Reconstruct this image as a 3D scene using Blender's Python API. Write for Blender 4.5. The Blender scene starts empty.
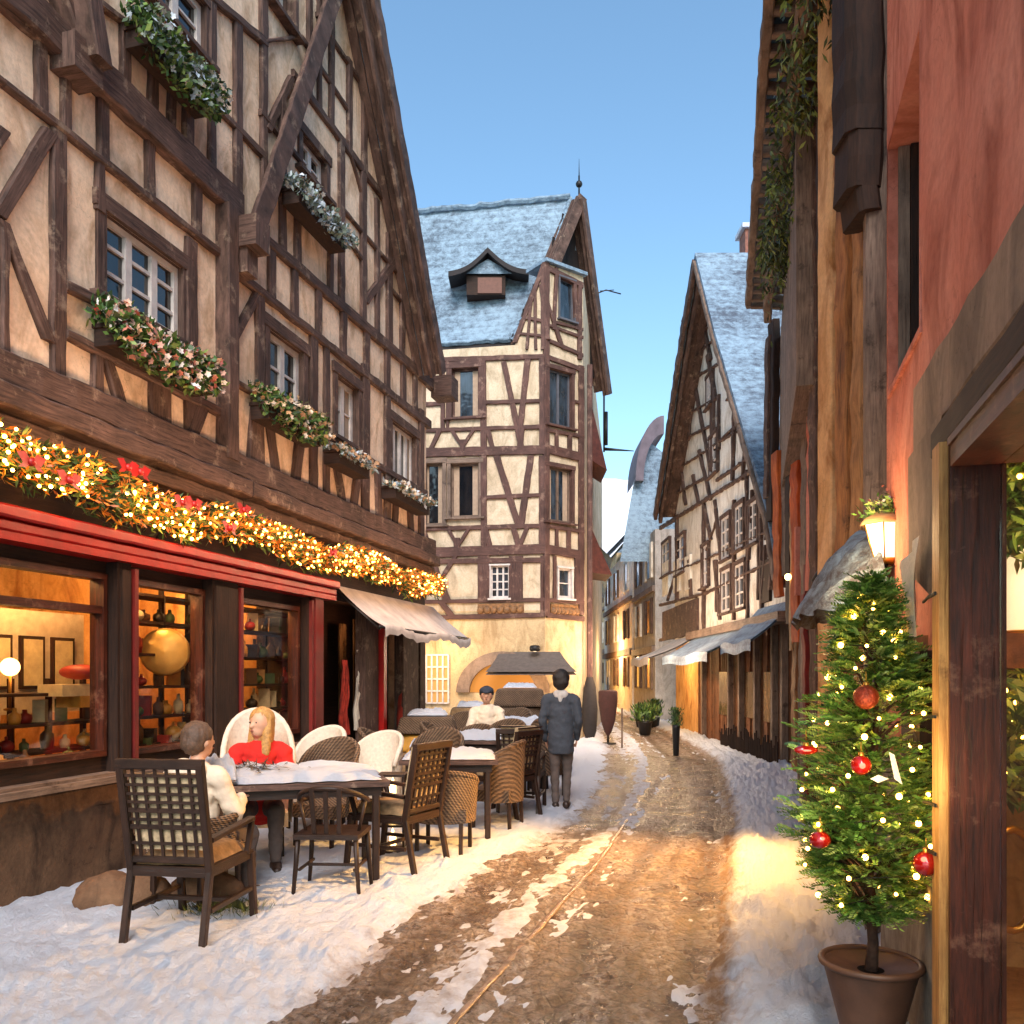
import bpy, bmesh, math, random
from mathutils import Vector, Matrix, noise
from mathutils.geometry import delaunay_2d_cdt
R = math.radians
random.seed(7)
sc = bpy.context.scene
col = sc.collection
F, CX, HY, CH = 850.0, 512.0, 675.0, 1.65      # focal length in pixels, principal column, horizon row, eye height

# ------------------------------------------------------------------ small helpers
def lin(h):
    h = h.lstrip('#'); c = [int(h[i:i+2], 16)/255 for i in (0, 2, 4)]
    return tuple([(x/12.92 if x <= .04045 else ((x+.055)/1.055)**2.4) for x in c] + [1.0])
def at(px, py, Y):
    return Vector(((px-CX)/F*Y, Y, CH+(HY-py)/F*Y))
def ground(px, py):
    Y = CH*F/(py-HY); return Vector(((px-CX)/F*Y, Y, 0))
def fbm(p, o=4): return noise.fractal(Vector(p), 1.0, 2.0, o)
def sstep(a, b, x):
    t = max(0, min(1, (x-a)/(b-a))); return t*t*(3-2*t)
def interp(tab, y):
    if y <= tab[0][0]: return tab[0][1]
    for (a, b), (c, d) in zip(tab, tab[1:]):
        if y <= c: return b+(d-b)*(y-a)/(c-a)
    return tab[-1][1]

def tag(o, label=None, cat=None, group=None, kind=None):
    if label: o['label'] = label
    if cat: o['category'] = cat
    if group: o['group'] = group
    if kind: o['kind'] = kind
    return o
def empty(name, loc=(0, 0, 0), rz=0, label=None, cat=None, group=None, parent=None):
    o = bpy.data.objects.new(name, None); col.objects.link(o)
    o.location = loc; o.rotation_euler = (0, 0, rz); o.empty_display_size = .1
    if parent: o.parent = parent; o.location = Vector(loc)-wloc(parent)
    return tag(o, label, cat, group)
def wloc(o):
    v = Vector((0, 0, 0))
    while o: v += o.location; o = o.parent
    return v
def children(o): return [c for c in bpy.data.objects if c.parent == o]
def copy_tree(o, loc=None, rz=None, label=None, parent=None, scale=None):
    c = o.copy(); col.objects.link(c)
    if parent: c.parent = parent
    if loc is not None: c.location = loc
    if rz is not None: c.rotation_euler = (0, 0, rz)
    if scale is not None: c.scale = (scale,)*3
    if label: c['label'] = label
    for ch in KIDS.get(o.name, []):
        k = copy_tree(ch, parent=c)
        KIDS.setdefault(c.name, []).append(k)
    return c
KIDS = {}

class MB:
    """collects shapes, builds ONE mesh object"""
    def __init__(s): s.v = []; s.f = []; s.uv = []; s.sm = []; s.col = []
    def add(s, vs, fs, uvs=None, smooth=False, c=None):
        b = len(s.v); s.v.extend([tuple(v) for v in vs])
        for i, f in enumerate(fs):
            s.f.append([b+k for k in f]); s.sm.append(smooth)
            s.uv.append(uvs[i] if uvs else [(0, 0)]*len(f)); s.col.append(c if c is not None else .5)
        return s
    def box(s, c, size, rot=None, taper=1.0, cc=None):
        x, y, z = [k/2 for k in size]; L = max(size)
        vs = []
        for dz in (-1, 1):
            t = taper if dz > 0 else 1
            for dx, dy in ((-1, -1), (1, -1), (1, 1), (-1, 1)): vs.append(Vector((dx*x*t, dy*y*t, dz*z)))
        if rot is not None: vs = [rot @ v for v in vs]
        c = Vector(c); vs = [v+c for v in vs]
        fs = [(0, 3, 2, 1), (4, 5, 6, 7), (0, 1, 5, 4), (1, 2, 6, 5), (2, 3, 7, 6), (3, 0, 4, 7)]
        r = random.random()*20
        uv = []
        dims = [(size[0], size[1])]*2+[(size[0], size[2]), (size[1], size[2])]*2
        for (a, b) in dims:
            if a >= b: uv.append([(r, r), (r+a, r), (r+a, r+b), (r, r+b)])
            else: uv.append([(r, r), (r, r+a), (r+b, r+a), (r+b, r)])
        return s.add(vs, fs, uv, c=cc)
    def bar(s, p0, p1, w, h, up=(0, 0, 1), ch=.15, jit=0, n=None):
        """chamfered bar from p0 to p1; w across, h along up"""
        p0, p1 = Vector(p0), Vector(p1); d = p1-p0; L = d.length; d.normalize(); up = Vector(up)
        sx = d.cross(up)
        if sx.length < 1e-4: sx = d.cross(Vector((1, 0, 0)))
        sx.normalize(); uz = sx.cross(d); c = min(w, h)*ch
        prof = [(-w/2+c, -h/2), (w/2-c, -h/2), (w/2, -h/2+c), (w/2, h/2-c), (w/2-c, h/2), (-w/2+c, h/2), (-w/2, h/2-c), (-w/2, -h/2+c)]
        n = n or (max(1, int(L/.15)) if jit else 1); vs = []; r = random.random()*30
        for i in range(n+1):
            o = p0+d*L*i/n; j = Vector([random.uniform(-jit, jit) for _ in range(3)]) if jit else Vector()
            for a, b in prof: vs.append(o+sx*a+uz*b+j)
        fs = []; uv = []
        for i in range(n):
            for k in range(8):
                k2 = (k+1) % 8
                fs.append((i*8+k, i*8+k2, (i+1)*8+k2, (i+1)*8+k))
                a, b = L*i/n+r, L*(i+1)/n+r; q = k*w/4+r
                uv.append([(a, q), (a, q+w/4), (b, q+w/4), (b, q)])
        fs.append(tuple(range(7, -1, -1))); fs.append(tuple(n*8+k for k in range(8)))
        uv += [[(r+prof[k][0], r+prof[k][1]) for k in range(8)]]*2
        return s.add(vs, fs, uv)
    def tube(s, pts, rad, seg=8, smooth=True, cap=True):
        pts = [Vector(p) for p in pts]
        if not isinstance(rad, (list, tuple)): rad = [rad]*len(pts)
        vs = []; L = 0; fs = []; uv = []; up = Vector((.123, .2, .97)); r = random.random()*20
        for i, p in enumerate(pts):
            d = (pts[min(i+1, len(pts)-1)]-pts[max(i-1, 0)]).normalized()
            a = d.cross(up)
            if a.length < .05: a = d.cross(Vector((1, 0, 0)))
            a.normalize(); b = a.cross(d)
            for k in range(seg):
                t = 2*math.pi*k/seg; vs.append(p+(a*math.cos(t)+b*math.sin(t))*rad[i])
        for i in range(len(pts)-1):
            l = (pts[i+1]-pts[i]).length
            for k in range(seg):
                k2 = (k+1) % seg; fs.append((i*seg+k, i*seg+k2, (i+1)*seg+k2, (i+1)*seg+k))
                q = 2*math.pi*rad[i]/seg
                uv.append([(r+L, q*k), (r+L, q*k+q), (r+L+l, q*k+q), (r+L+l, q*k)])
            L += l
        if cap:
            fs.append(tuple(range(seg-1, -1, -1))); fs.append(tuple((len(pts)-1)*seg+k for k in range(seg)))
            uv += [[(0, 0)]*seg]*2
        return s.add(vs, fs, uv, smooth)
    def ball(s, c, r, seg=10, ring=7, sq=(1, 1, 1), smooth=True, cc=None):
        c = Vector(c); vs = [c+Vector((0, 0, r*sq[2]))]
        for i in range(1, ring):
            t = math.pi*i/ring
            for k in range(seg):
                a = 2*math.pi*k/seg
                vs.append(c+Vector((math.sin(t)*math.cos(a)*r*sq[0], math.sin(t)*math.sin(a)*r*sq[1], math.cos(t)*r*sq[2])))
        vs.append(c-Vector((0, 0, r*sq[2]))); fs = []
        for k in range(seg):
            k2 = (k+1) % seg; fs.append((0, 1+k, 1+k2))
            for i in range(ring-2):
                a = 1+i*seg; fs.append((a+k, a+seg+k, a+seg+k2, a+k2))
            a = 1+(ring-2)*seg; fs.append((a+k, len(vs)-1, a+k2))
        return s.add(vs, fs, None, smooth, c=cc)
    def lathe(s, prof, c, seg=24, smooth=True, axis=None):
        c = Vector(c); vs = []; fs = []; uv = []
        for r, z in prof:
            for k in range(seg):
                t = 2*math.pi*k/seg; v = Vector((r*math.cos(t), r*math.sin(t), z))
                if axis is not None: v = axis @ v
                vs.append(c+v)
        for i in range(len(prof)-1):
            for k in range(seg):
                k2 = (k+1) % seg; fs.append((i*seg+k, i*seg+k2, (i+1)*seg+k2, (i+1)*seg+k))
                uv.append([(k/seg, prof[i][1]), ((k+1)/seg, prof[i][1]), ((k+1)/seg, prof[i+1][1]), (k/seg, prof[i+1][1])])
        return s.add(vs, fs, uv, smooth)
    def leaf(s, p, d, n, l, w, cc=None):
        d = Vector(d).normalized(); sd = d.cross(Vector(n))
        if sd.length < 1e-3: sd = d.cross(Vector((.3, .5, .9)))
        sd.normalize(); p = Vector(p)
        return s.add([p, p+d*l*.5+sd*w/2, p+d*l, p+d*l*.5-sd*w/2], [(0, 1, 2, 3)], c=random.random() if cc is None else cc)
    def build(s, name, m, parent=None, label=None, cat=None, group=None, kind=None, loc=None):
        me = bpy.data.meshes.new(name)
        o = bpy.data.objects.new(name, me); col.objects.link(o)
        off = wloc(parent) if parent else Vector(loc if loc is not None else (0, 0, 0))
        vs = [(a-off.x, b-off.y, c-off.z) for a, b, c in s.v]
        me.from_pydata(vs, [], s.f)
        ul = me.uv_layers.new(name='UVMap')
        ul.data.foreach_set('uv', [x for f in s.uv for q in f for x in q])
        at_ = me.attributes.new('var', 'FLOAT', 'FACE'); at_.data.foreach_set('value', s.col)
        me.polygons.foreach_set('use_smooth', s.sm); me.materials.append(m); me.update()
        if parent: o.parent = parent; KIDS.setdefault(parent.name, []).append(o)
        elif loc is not None: o.location = loc
        return tag(o, label, cat, group, kind)
def reg(o, parent): KIDS.setdefault(parent.name, []).append(o)

# ------------------------------------------------------------------ materials
MATS = {}
def newmat(name):
    m = bpy.data.materials.new(name); m.use_nodes = True; nt = m.node_tree; nt.nodes.clear()
    out = nt.nodes.new('ShaderNodeOutputMaterial'); b = nt.nodes.new('ShaderNodeBsdfPrincipled')
    nt.links.new(b.outputs[0], out.inputs[0]); MATS[name] = m
    return m, nt, b
def N(nt, t, **k):
    n = nt.nodes.new(t)
    for a, v in k.items():
        if a in n.inputs: n.inputs[a].default_value = v
        else: setattr(n, a, v)
    return n
def mixc(nt, f, a, b, mode='MIX'):
    n = nt.nodes.new('ShaderNodeMix'); n.data_type = 'RGBA'; n.blend_type = mode
    for s_, v in ((0, f), (6, a), (7, b)):
        if hasattr(v, 'links'): nt.links.new(v, n.inputs[s_])
        else: n.inputs[s_].default_value = v
    return n.outputs[2]
def ramp(nt, src, stops):
    n = nt.nodes.new('ShaderNodeValToRGB'); e = n.color_ramp.elements
    while len(e) < len(stops): e.new(.5)
    for k, (p, c) in enumerate(stops):
        e[k].position = p; e[k].color = c if isinstance(c, tuple) and len(c) == 4 else (c, c, c, 1)
    nt.links.new(src, n.inputs[0]); return n.outputs[0]
def bump(nt, b, h, st, dist):
    n = N(nt, 'ShaderNodeBump', Strength=st, Distance=dist); nt.links.new(h, n.inputs['Height']); nt.links.new(n.outputs[0], b.inputs['Normal'])
def coords(nt, kind='Object', scale=(1, 1, 1)):
    t = nt.nodes.new('ShaderNodeTexCoord'); m = nt.nodes.new('ShaderNodeMapping'); m.inputs['Scale'].default_value = scale
    nt.links.new(t.outputs[kind], m.inputs[0]); return m.outputs[0]
def noi(nt, v, s, d=5, r=.55, dist=0):
    n = N(nt, 'ShaderNodeTexNoise', Scale=s, Detail=d, Roughness=r, Distortion=dist); nt.links.new(v, n.inputs['Vector']); return n.outputs[0]

def plaster(name, c1, c2, stain, rough=.9, bs=1.0):
    m, nt, b = newmat(name); v = coords(nt)
    big = ramp(nt, noi(nt, v, 1.3, 6, .6, .6), [(.35, 0.0), (.68, 1.0)])
    c = mixc(nt, big, c1, c2)
    vv = coords(nt, scale=(1.8, 1.8, .8))
    st = ramp(nt, noi(nt, vv, 1.7, 4, .6, 1.2), [(.45, 0.0), (.72, 1.0)])
    c = mixc(nt, st, c, stain)
    cr = N(nt, 'ShaderNodeTexVoronoi', Scale=2.6, feature='DISTANCE_TO_EDGE'); wv = N(nt, 'ShaderNodeVectorMath', operation='ADD'); nt.links.new(v, wv.inputs[0]); n3 = N(nt, 'ShaderNodeTexNoise', Scale=3.0, Detail=4.0); nt.links.new(v, n3.inputs['Vector']); nt.links.new(n3.outputs['Color'], wv.inputs[1]); nt.links.new(wv.outputs[0], cr.inputs['Vector'])
    ck = ramp(nt, cr.outputs['Distance'], [(0.0, .62), (.012, 1.0)]); c = mixc(nt, ramp(nt, noi(nt, v, 1.1, 3), [(.5, 0.0), (.6, 1.0)]), c, mixc(nt, 1.0, c, ck, 'MULTIPLY'))
    sp = ramp(nt, noi(nt, v, 26, 4, .6), [(.3, .82), (.6, 1.0)])
    c = mixc(nt, 1.0, c, sp, 'MULTIPLY'); nt.links.new(c, b.inputs['Base Color']); b.inputs['Roughness'].default_value = rough
    b.inputs['Specular IOR Level'].default_value = .2
    bump(nt, b, mixc(nt, .35, noi(nt, v, 9, 6, .6), noi(nt, v, 60, 4, .7)), .55*bs, .02)
    return m
def wood(name, dark, light, rough=.75, grain=1.0, st=.6, wear=None):
    m, nt, b = newmat(name); v = coords(nt, 'UV', (1.2*grain, 14*grain, 1))
    g = noi(nt, v, 3.2, 8, .7, .35)
    c = mixc(nt, ramp(nt, g, [(.32, 0.0), (.7, 1.0)]), dark, light)
    o = coords(nt); big = noi(nt, o, 2.1, 5, .6)
    c = mixc(nt, 1.0, c, ramp(nt, big, [(.3, .55), (.7, 1.25)]), 'MULTIPLY')
    if wear: c = mixc(nt, ramp(nt, noi(nt, o, 4.5, 8, .7), [(.56, 0.0), (.66, .8)]), c, wear)
    crack = ramp(nt, noi(nt, coords(nt, 'UV', (.7, 22, 1)), 2.0, 6, .75, .6), [(.3, .25), (.42, 1.0)])
    c = mixc(nt, 1.0, c, crack, 'MULTIPLY')
    nt.links.new(c, b.inputs['Base Color']); b.inputs['Roughness'].default_value = rough
    b.inputs['Specular IOR Level'].default_value = .3
    bump(nt, b, mixc(nt, .5, g, crack), st, .012)
    return m
def plain(name, c, rough=.6, metal=0, var=.25, sc_=12, bs=.15, spec=.5, coat=0):
    m, nt, b = newmat(name); v = coords(nt)
    n = noi(nt, v, sc_, 5, .6)
    k = ramp(nt, n, [(.3, 1-var), (.7, 1+var*.4)])
    nt.links.new(mixc(nt, 1.0, c, k, 'MULTIPLY'), b.inputs['Base Color'])
    b.inputs['Roughness'].default_value = rough; b.inputs['Metallic'].default_value = metal
    b.inputs['Specular IOR Level'].default_value = spec; b.inputs['Coat Weight'].default_value = coat
    if bs: bump(nt, b, noi(nt, v, sc_*3, 5, .6), bs, .01)
    return m
def leafy(name, stops, rough=.55, sub=.0):
    m, nt, b = newmat(name); a = N(nt, 'ShaderNodeAttribute', attribute_name='var')
    c = ramp(nt, a.outputs['Fac'], stops)
    c = mixc(nt, 1.0, c, ramp(nt, noi(nt, coords(nt), 5, 3), [(.3, .55), (.7, 1.25)]), 'MULTIPLY')
    nt.links.new(c, b.inputs['Base Color']); b.inputs['Roughness'].default_value = rough
    return m
def emit(name, c, s, base=(.8, .8, .8, 1)):
    m, nt, b = newmat(name); b.inputs['Base Color'].default_value = base
    b.inputs['Emission Color'].default_value = c; b.inputs['Emission Strength'].default_value = s; return m
def clearglass(name, tint=(1, 1, 1, 1), refl=.12):
    m, nt, b = newmat(name); nt.nodes.remove(b); out = [n for n in nt.nodes if n.type == 'OUTPUT_MATERIAL'][0]
    t = N(nt, 'ShaderNodeBsdfTransparent'); t.inputs[0].default_value = tint
    g = N(nt, 'ShaderNodeBsdfGlossy'); g.inputs['Roughness'].default_value = .03
    lw = N(nt, 'ShaderNodeLayerWeight'); pw = N(nt, 'ShaderNodeMath', operation='POWER'); nt.links.new(lw.outputs['Facing'], pw.inputs[0]); pw.inputs[1].default_value = 5
    fr = N(nt, 'ShaderNodeMath', operation='MULTIPLY_ADD'); nt.links.new(pw.outputs[0], fr.inputs[0]); fr.inputs[1].default_value = .7; fr.inputs[2].default_value = refl*.4
    mx = nt.nodes.new('ShaderNodeMixShader'); nt.links.new(fr.outputs[0], mx.inputs[0]); nt.links.new(t.outputs[0], mx.inputs[1]); nt.links.new(g.outputs[0], mx.inputs[2])
    nt.links.new(mx.outputs[0], out.inputs[0]); return m
def darkglass(name, c, bumpy=.03):
    m, nt, b = newmat(name); v = coords(nt)
    k = ramp(nt, noi(nt, coords(nt, scale=(3, 3, .8)), 2.5, 4, .5), [(.35, .3), (.7, 1.6)])
    nt.links.new(mixc(nt, 1.0, c, k, 'MULTIPLY'), b.inputs['Base Color'])
    b.inputs['Roughness'].default_value = .06; b.inputs['Specular IOR Level'].default_value = .8
    bump(nt, b, noi(nt, v, 2.5, 2), .25, bumpy); return m

CREAM = plaster('plaster_cream', lin('#f4d8bc'), lin('#e4c09e'), lin('#b08c6c'))
CREAM2 = plaster('plaster_pale', lin('#d8c4a8'), lin('#c6ae90'), lin('#a08c70'), bs=.6)
YELLOW = plaster('plaster_yellow', lin('#cdb48c'), lin('#bca078'), lin('#9a7c58'), bs=.6)
WHITEP = plaster('plaster_white', lin('#f0eade'), lin('#e8dece'), lin('#b8a894'), bs=.8)
SALMON = plaster('plaster_salmon', lin('#cf8a76'), lin('#bb6c58'), lin('#94503e'), bs=1.5)
OCHRE = plaster('plaster_ochre', lin('#d3a56a'), lin('#bd8848'), lin('#8f5f30'))
STONE = plaster('stone_band', lin('#9c8370'), lin('#857060'), lin('#66564a'), bs=1.2)
GREYW = plaster('plaster_grey', lin('#9b958d'), lin('#7f766d'), lin('#5d5248'), bs=1.0)
BASEW = plaster('base_wall_stone', lin('#7a5c44'), lin('#5d4331'), lin('#3a2a20'), bs=1.5)
TIMB = wood('timber_brown', lin('#30221b'), lin('#70554a'), wear=lin('#8c7664'))
TIMR = wood('timber_red_brown', lin('#3e2a26'), lin('#6c4c42'), wear=lin('#86695a'))
TIMG = wood('timber_weathered', lin('#55443a'), lin('#927a68'), wear=lin('#3a2c24'))
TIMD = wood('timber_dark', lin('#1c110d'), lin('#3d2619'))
TIMO = wood('timber_orange', lin('#6e4a2c'), lin('#b48456'), wear=lin('#4a3220'))
TIMH = wood('timber_honey', lin('#8a5a2c'), lin('#cf9a58'), rough=.6, wear=lin('#6a4424'))
MAHOG = wood('timber_mahogany', lin('#24100a'), lin('#5e2c1c'), rough=.45, wear=lin('#7a5442'))
REDP = plain('red_paint', lin('#9e0c06'), .42, var=.35, sc_=5, bs=.25)
REDD = plain('red_dark_paint', lin('#6d140c'), .6, var=.4, sc_=4, bs=.3)
BLACKP = plain('black_iron', lin('#1c1816'), .5, .3)
WHITE = plain('white_paint', lin('#cfc4bc'), .55, var=.25, sc_=8)
BROWNP = plain('brown_paint', lin('#3f2a20'), .6)
GLASSD = darkglass('window_glass_dark', lin('#1a1410'))
GLASSB = darkglass('window_glass_bluish', lin('#2c3640'))
GLASSW = darkglass('window_glass_warm', lin('#70563a'))
GLASS = clearglass('shop_glass', (.93, .9, .85, 1))
CLOTHG = plain('awning_cloth', lin('#b4aca6'), .9, var=.3, sc_=4, bs=.4)
def weave(name, c1, c2):
    m, nt, b = newmat(name); v = coords(nt)
    a = N(nt, 'ShaderNodeTexWave', Scale=22.0, Distortion=1.5, bands_direction='Z'); nt.links.new(v, a.inputs['Vector'])
    d = N(nt, 'ShaderNodeTexWave', Scale=14.0, Distortion=2.0, bands_direction='DIAGONAL'); nt.links.new(v, d.inputs['Vector'])
    w_ = mixc(nt, .5, a.outputs[0], d.outputs[0]); c = mixc(nt, ramp(nt, w_, [(.3, 0.0), (.65, 1.0)]), c1, c2)
    c = mixc(nt, 1.0, c, ramp(nt, noi(nt, v, 6, 5, .7), [(.3, .6), (.7, 1.15)]), 'MULTIPLY'); nt.links.new(c, b.inputs['Base Color']); b.inputs['Roughness'].default_value = .7; bump(nt, b, w_, .9, .02); return m
WICK = weave('wicker', lin('#35261b'), lin('#8a6e54'))
CUSH = plain('cushion_cloth', lin('#8f7250'), .95, var=.5, sc_=14, bs=.5)
CHAIRW = wood('chair_wood', lin('#1d120d'), lin('#3d281d'), rough=.45)
WHCL = plain('white_wool', lin('#d8cbb8'), .95, var=.18, sc_=30, bs=.8)
LEAF = leafy('leaves', [(0, lin('#16240f')), (.5, lin('#3a5a24')), (.85, lin('#5c7a30')), (1, lin('#8a9a50'))])
NEEDLE = leafy('needles', [(0, lin('#2c4a1e')), (.4, lin('#5c8a34')), (.75, lin('#98b454')), (1, lin('#bccc78'))])
PETAL = leafy('petals', [(0, lin('#8a2a1c')), (.25, lin('#c47a66')), (.5, lin('#d8b6a0')), (.8, lin('#e8dcd0')), (1, lin('#f0ece8'))])
DRY = leafy('dried_leaves', [(0, lin('#6b4a34')), (.4, lin('#b8906c')), (.7, lin('#d8bc9a')), (1, lin('#e8dccc'))])
FROST = leafy('frosted_leaves', [(0, lin('#33402c')), (.4, lin('#6c7a6a')), (1, lin('#c8d4e0'))])
BULB = emit('bulb_glow', lin('#ffb248'), 24)
BULBS = emit('bulb_glow_soft', lin('#ff9f38'), 12)
LAMPG = emit('lamp_glass_lit', lin('#ffdcac'), 1.1)
GLOWLEAF = leafy('glow_gold_leaves', [(0, lin('#8a4a14')), (.35, lin('#c06c18')), (.7, lin('#d8801e')), (1, lin('#f0b040'))], rough=.35)  # orange-gold leaf colour imitates foliage lit by the garland bulbs
LAMPW = emit('lamp_glass_small', lin('#ffc878'), 5)
SKIN = plain('skin', lin('#c49478'), .55, var=.12, sc_=20, bs=.1)

def snowmat():
    m, nt, b = newmat('snow'); v = coords(nt)
    a = N(nt, 'ShaderNodeAttribute', attribute_name='dirt')
    n = noi(nt, v, 7, 8, .7)
    mm = N(nt, 'ShaderNodeMath', operation='MULTIPLY_ADD'); nt.links.new(n, mm.inputs[0]); mm.inputs[1].default_value = 1.4; mm.inputs[2].default_value = -.75
    ad = N(nt, 'ShaderNodeMath', operation='ADD'); nt.links.new(mm.outputs[0], ad.inputs[0]); nt.links.new(a.outputs['Fac'], ad.inputs[1])
    c = mixc(nt, ramp(nt, ad.outputs[0], [(.15, 0.0), (.75, 1.0)]), (.77, .82, .92, 1), lin('#8a6f5a'))
    nt.links.new(c, b.inputs['Base Color']); b.inputs['Roughness'].default_value = .6; b.inputs['Specular IOR Level'].default_value = .25
    bump(nt, b, mixc(nt, .35, noi(nt, v, 11, 9, .8), noi(nt, v, 60, 5, .8)), 1.0, .11)
    return m
SNOW = snowmat()
def roadmat():
    m, nt, b = newmat('slush_road')
    v = coords(nt); vo = N(nt, 'ShaderNodeTexVoronoi', Scale=15.0, feature='DISTANCE_TO_EDGE'); nt.links.new(coords(nt, scale=(1, .62, 1)), vo.inputs['Vector'])
    cob = ramp(nt, vo.outputs['Distance'], [(0.0, 0.0), (.16, 1.0)])
    big = noi(nt, coords(nt, scale=(1.6, .5, 1)), 1.1, 6, .65, .5)
    base = mixc(nt, cob, lin('#46362b'), lin('#7c6450'))
    base = mixc(nt, ramp(nt, big, [(.35, 0.0), (.65, .8)]), base, lin('#7c624e'))
    gr = ramp(nt, noi(nt, v, 34, 6, .8), [(.36, .22), (.64, 1.6)]); base = mixc(nt, 1.0, base, gr, 'MULTIPLY')
    sl = ramp(nt, noi(nt, coords(nt, scale=(1, .75, 1)), 17, 8, .78, .4), [(.46, 0.0), (.60, .9)])
    stre = ramp(nt, noi(nt, coords(nt, scale=(2.4, .35, 1)), 1.5, 5, .6), [(.36, .2), (.6, 1.0)])
    at2 = N(nt, 'ShaderNodeAttribute', attribute_name='dirt'); base = mixc(nt, at2.outputs['Fac'], base, mixc(nt, 1.0, base, (.5, .46, .44, 1), 'MULTIPLY'))
    iv = N(nt, 'ShaderNodeMath', operation='SUBTRACT'); iv.inputs[0].default_value = 1; nt.links.new(at2.outputs['Fac'], iv.inputs[1]); sl = mixc(nt, 1.0, sl, iv.outputs[0], 'MULTIPLY')
    f = N(nt, 'ShaderNodeMath', operation='MULTIPLY'); nt.links.new(sl, f.inputs[0]); nt.links.new(stre, f.inputs[1])
    c = mixc(nt, f.outputs[0], base, lin('#cdbfb4'))
    nt.links.new(c, b.inputs['Base Color'])
    r = ramp(nt, noi(nt, v, 3, 5), [(.38, .2), (.62, .55)]); nt.links.new(r, b.inputs['Roughness'])
    b.inputs['Specular IOR Level'].default_value = .6
    h = mixc(nt, .72, cob, noi(nt, v, 26, 9, .85)); bump(nt, b, h, 1.0, .085)
    return m
ROAD = roadmat()
def roofmat(name, tile, amt, sn=(.25, .35, .44, 1), s1=5.5):
    m, nt, b = newmat(name); v = coords(nt)
    n = noi(nt, coords(nt, scale=(1, 1, 1.2)), s1, 12, .78, .3)
    t = noi(nt, coords(nt, scale=(1, 1, 2)), 12, 4)
    dk = mixc(nt, t, tile, lin('#3a424e'))
    wz = N(nt, 'ShaderNodeTexWave', Scale=1.6, Distortion=.8, bands_direction='Z', wave_profile='SAW'); nt.links.new(v, wz.inputs['Vector'])
    mz = N(nt, 'ShaderNodeMath', operation='MULTIPLY_ADD'); nt.links.new(wz.outputs['Fac'], mz.inputs[0]); mz.inputs[1].default_value = .07; mz.inputs[2].default_value = -.035
    bn = noi(nt, coords(nt), .55, 4, .6); mb_ = N(nt, 'ShaderNodeMath', operation='MULTIPLY_ADD'); nt.links.new(bn, mb_.inputs[0]); mb_.inputs[1].default_value = .45; mb_.inputs[2].default_value = -.225; ma_ = N(nt, 'ShaderNodeMath', operation='ADD'); nt.links.new(mb_.outputs[0], ma_.inputs[0]); nt.links.new(n, ma_.inputs[1]); n = ma_.outputs[0]
    sz = N(nt, 'ShaderNodeMath', operation='ADD'); nt.links.new(mz.outputs[0], sz.inputs[0]); nt.links.new(n, sz.inputs[1]); n = sz.outputs[0]
    c = mixc(nt, ramp(nt, n, [(amt-.12, 0.0), (amt+.14, 1.0)]), dk, sn)
    nt.links.new(c, b.inputs['Base Color']); b.inputs['Roughness'].default_value = .75
    bump(nt, b, mixc(nt, .5, n, t), .8, .06); return m
ROOFS = roofmat('roof_tiles_under_snow', lin('#50606e'), .465)
ROOFS2 = roofmat('roof_tiles_patchy_snow', lin('#525a68'), .485)
ROOFD = plain('dark_roof_boards', lin('#241c1c'), .8, var=.5, sc_=6, bs=.6)

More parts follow.
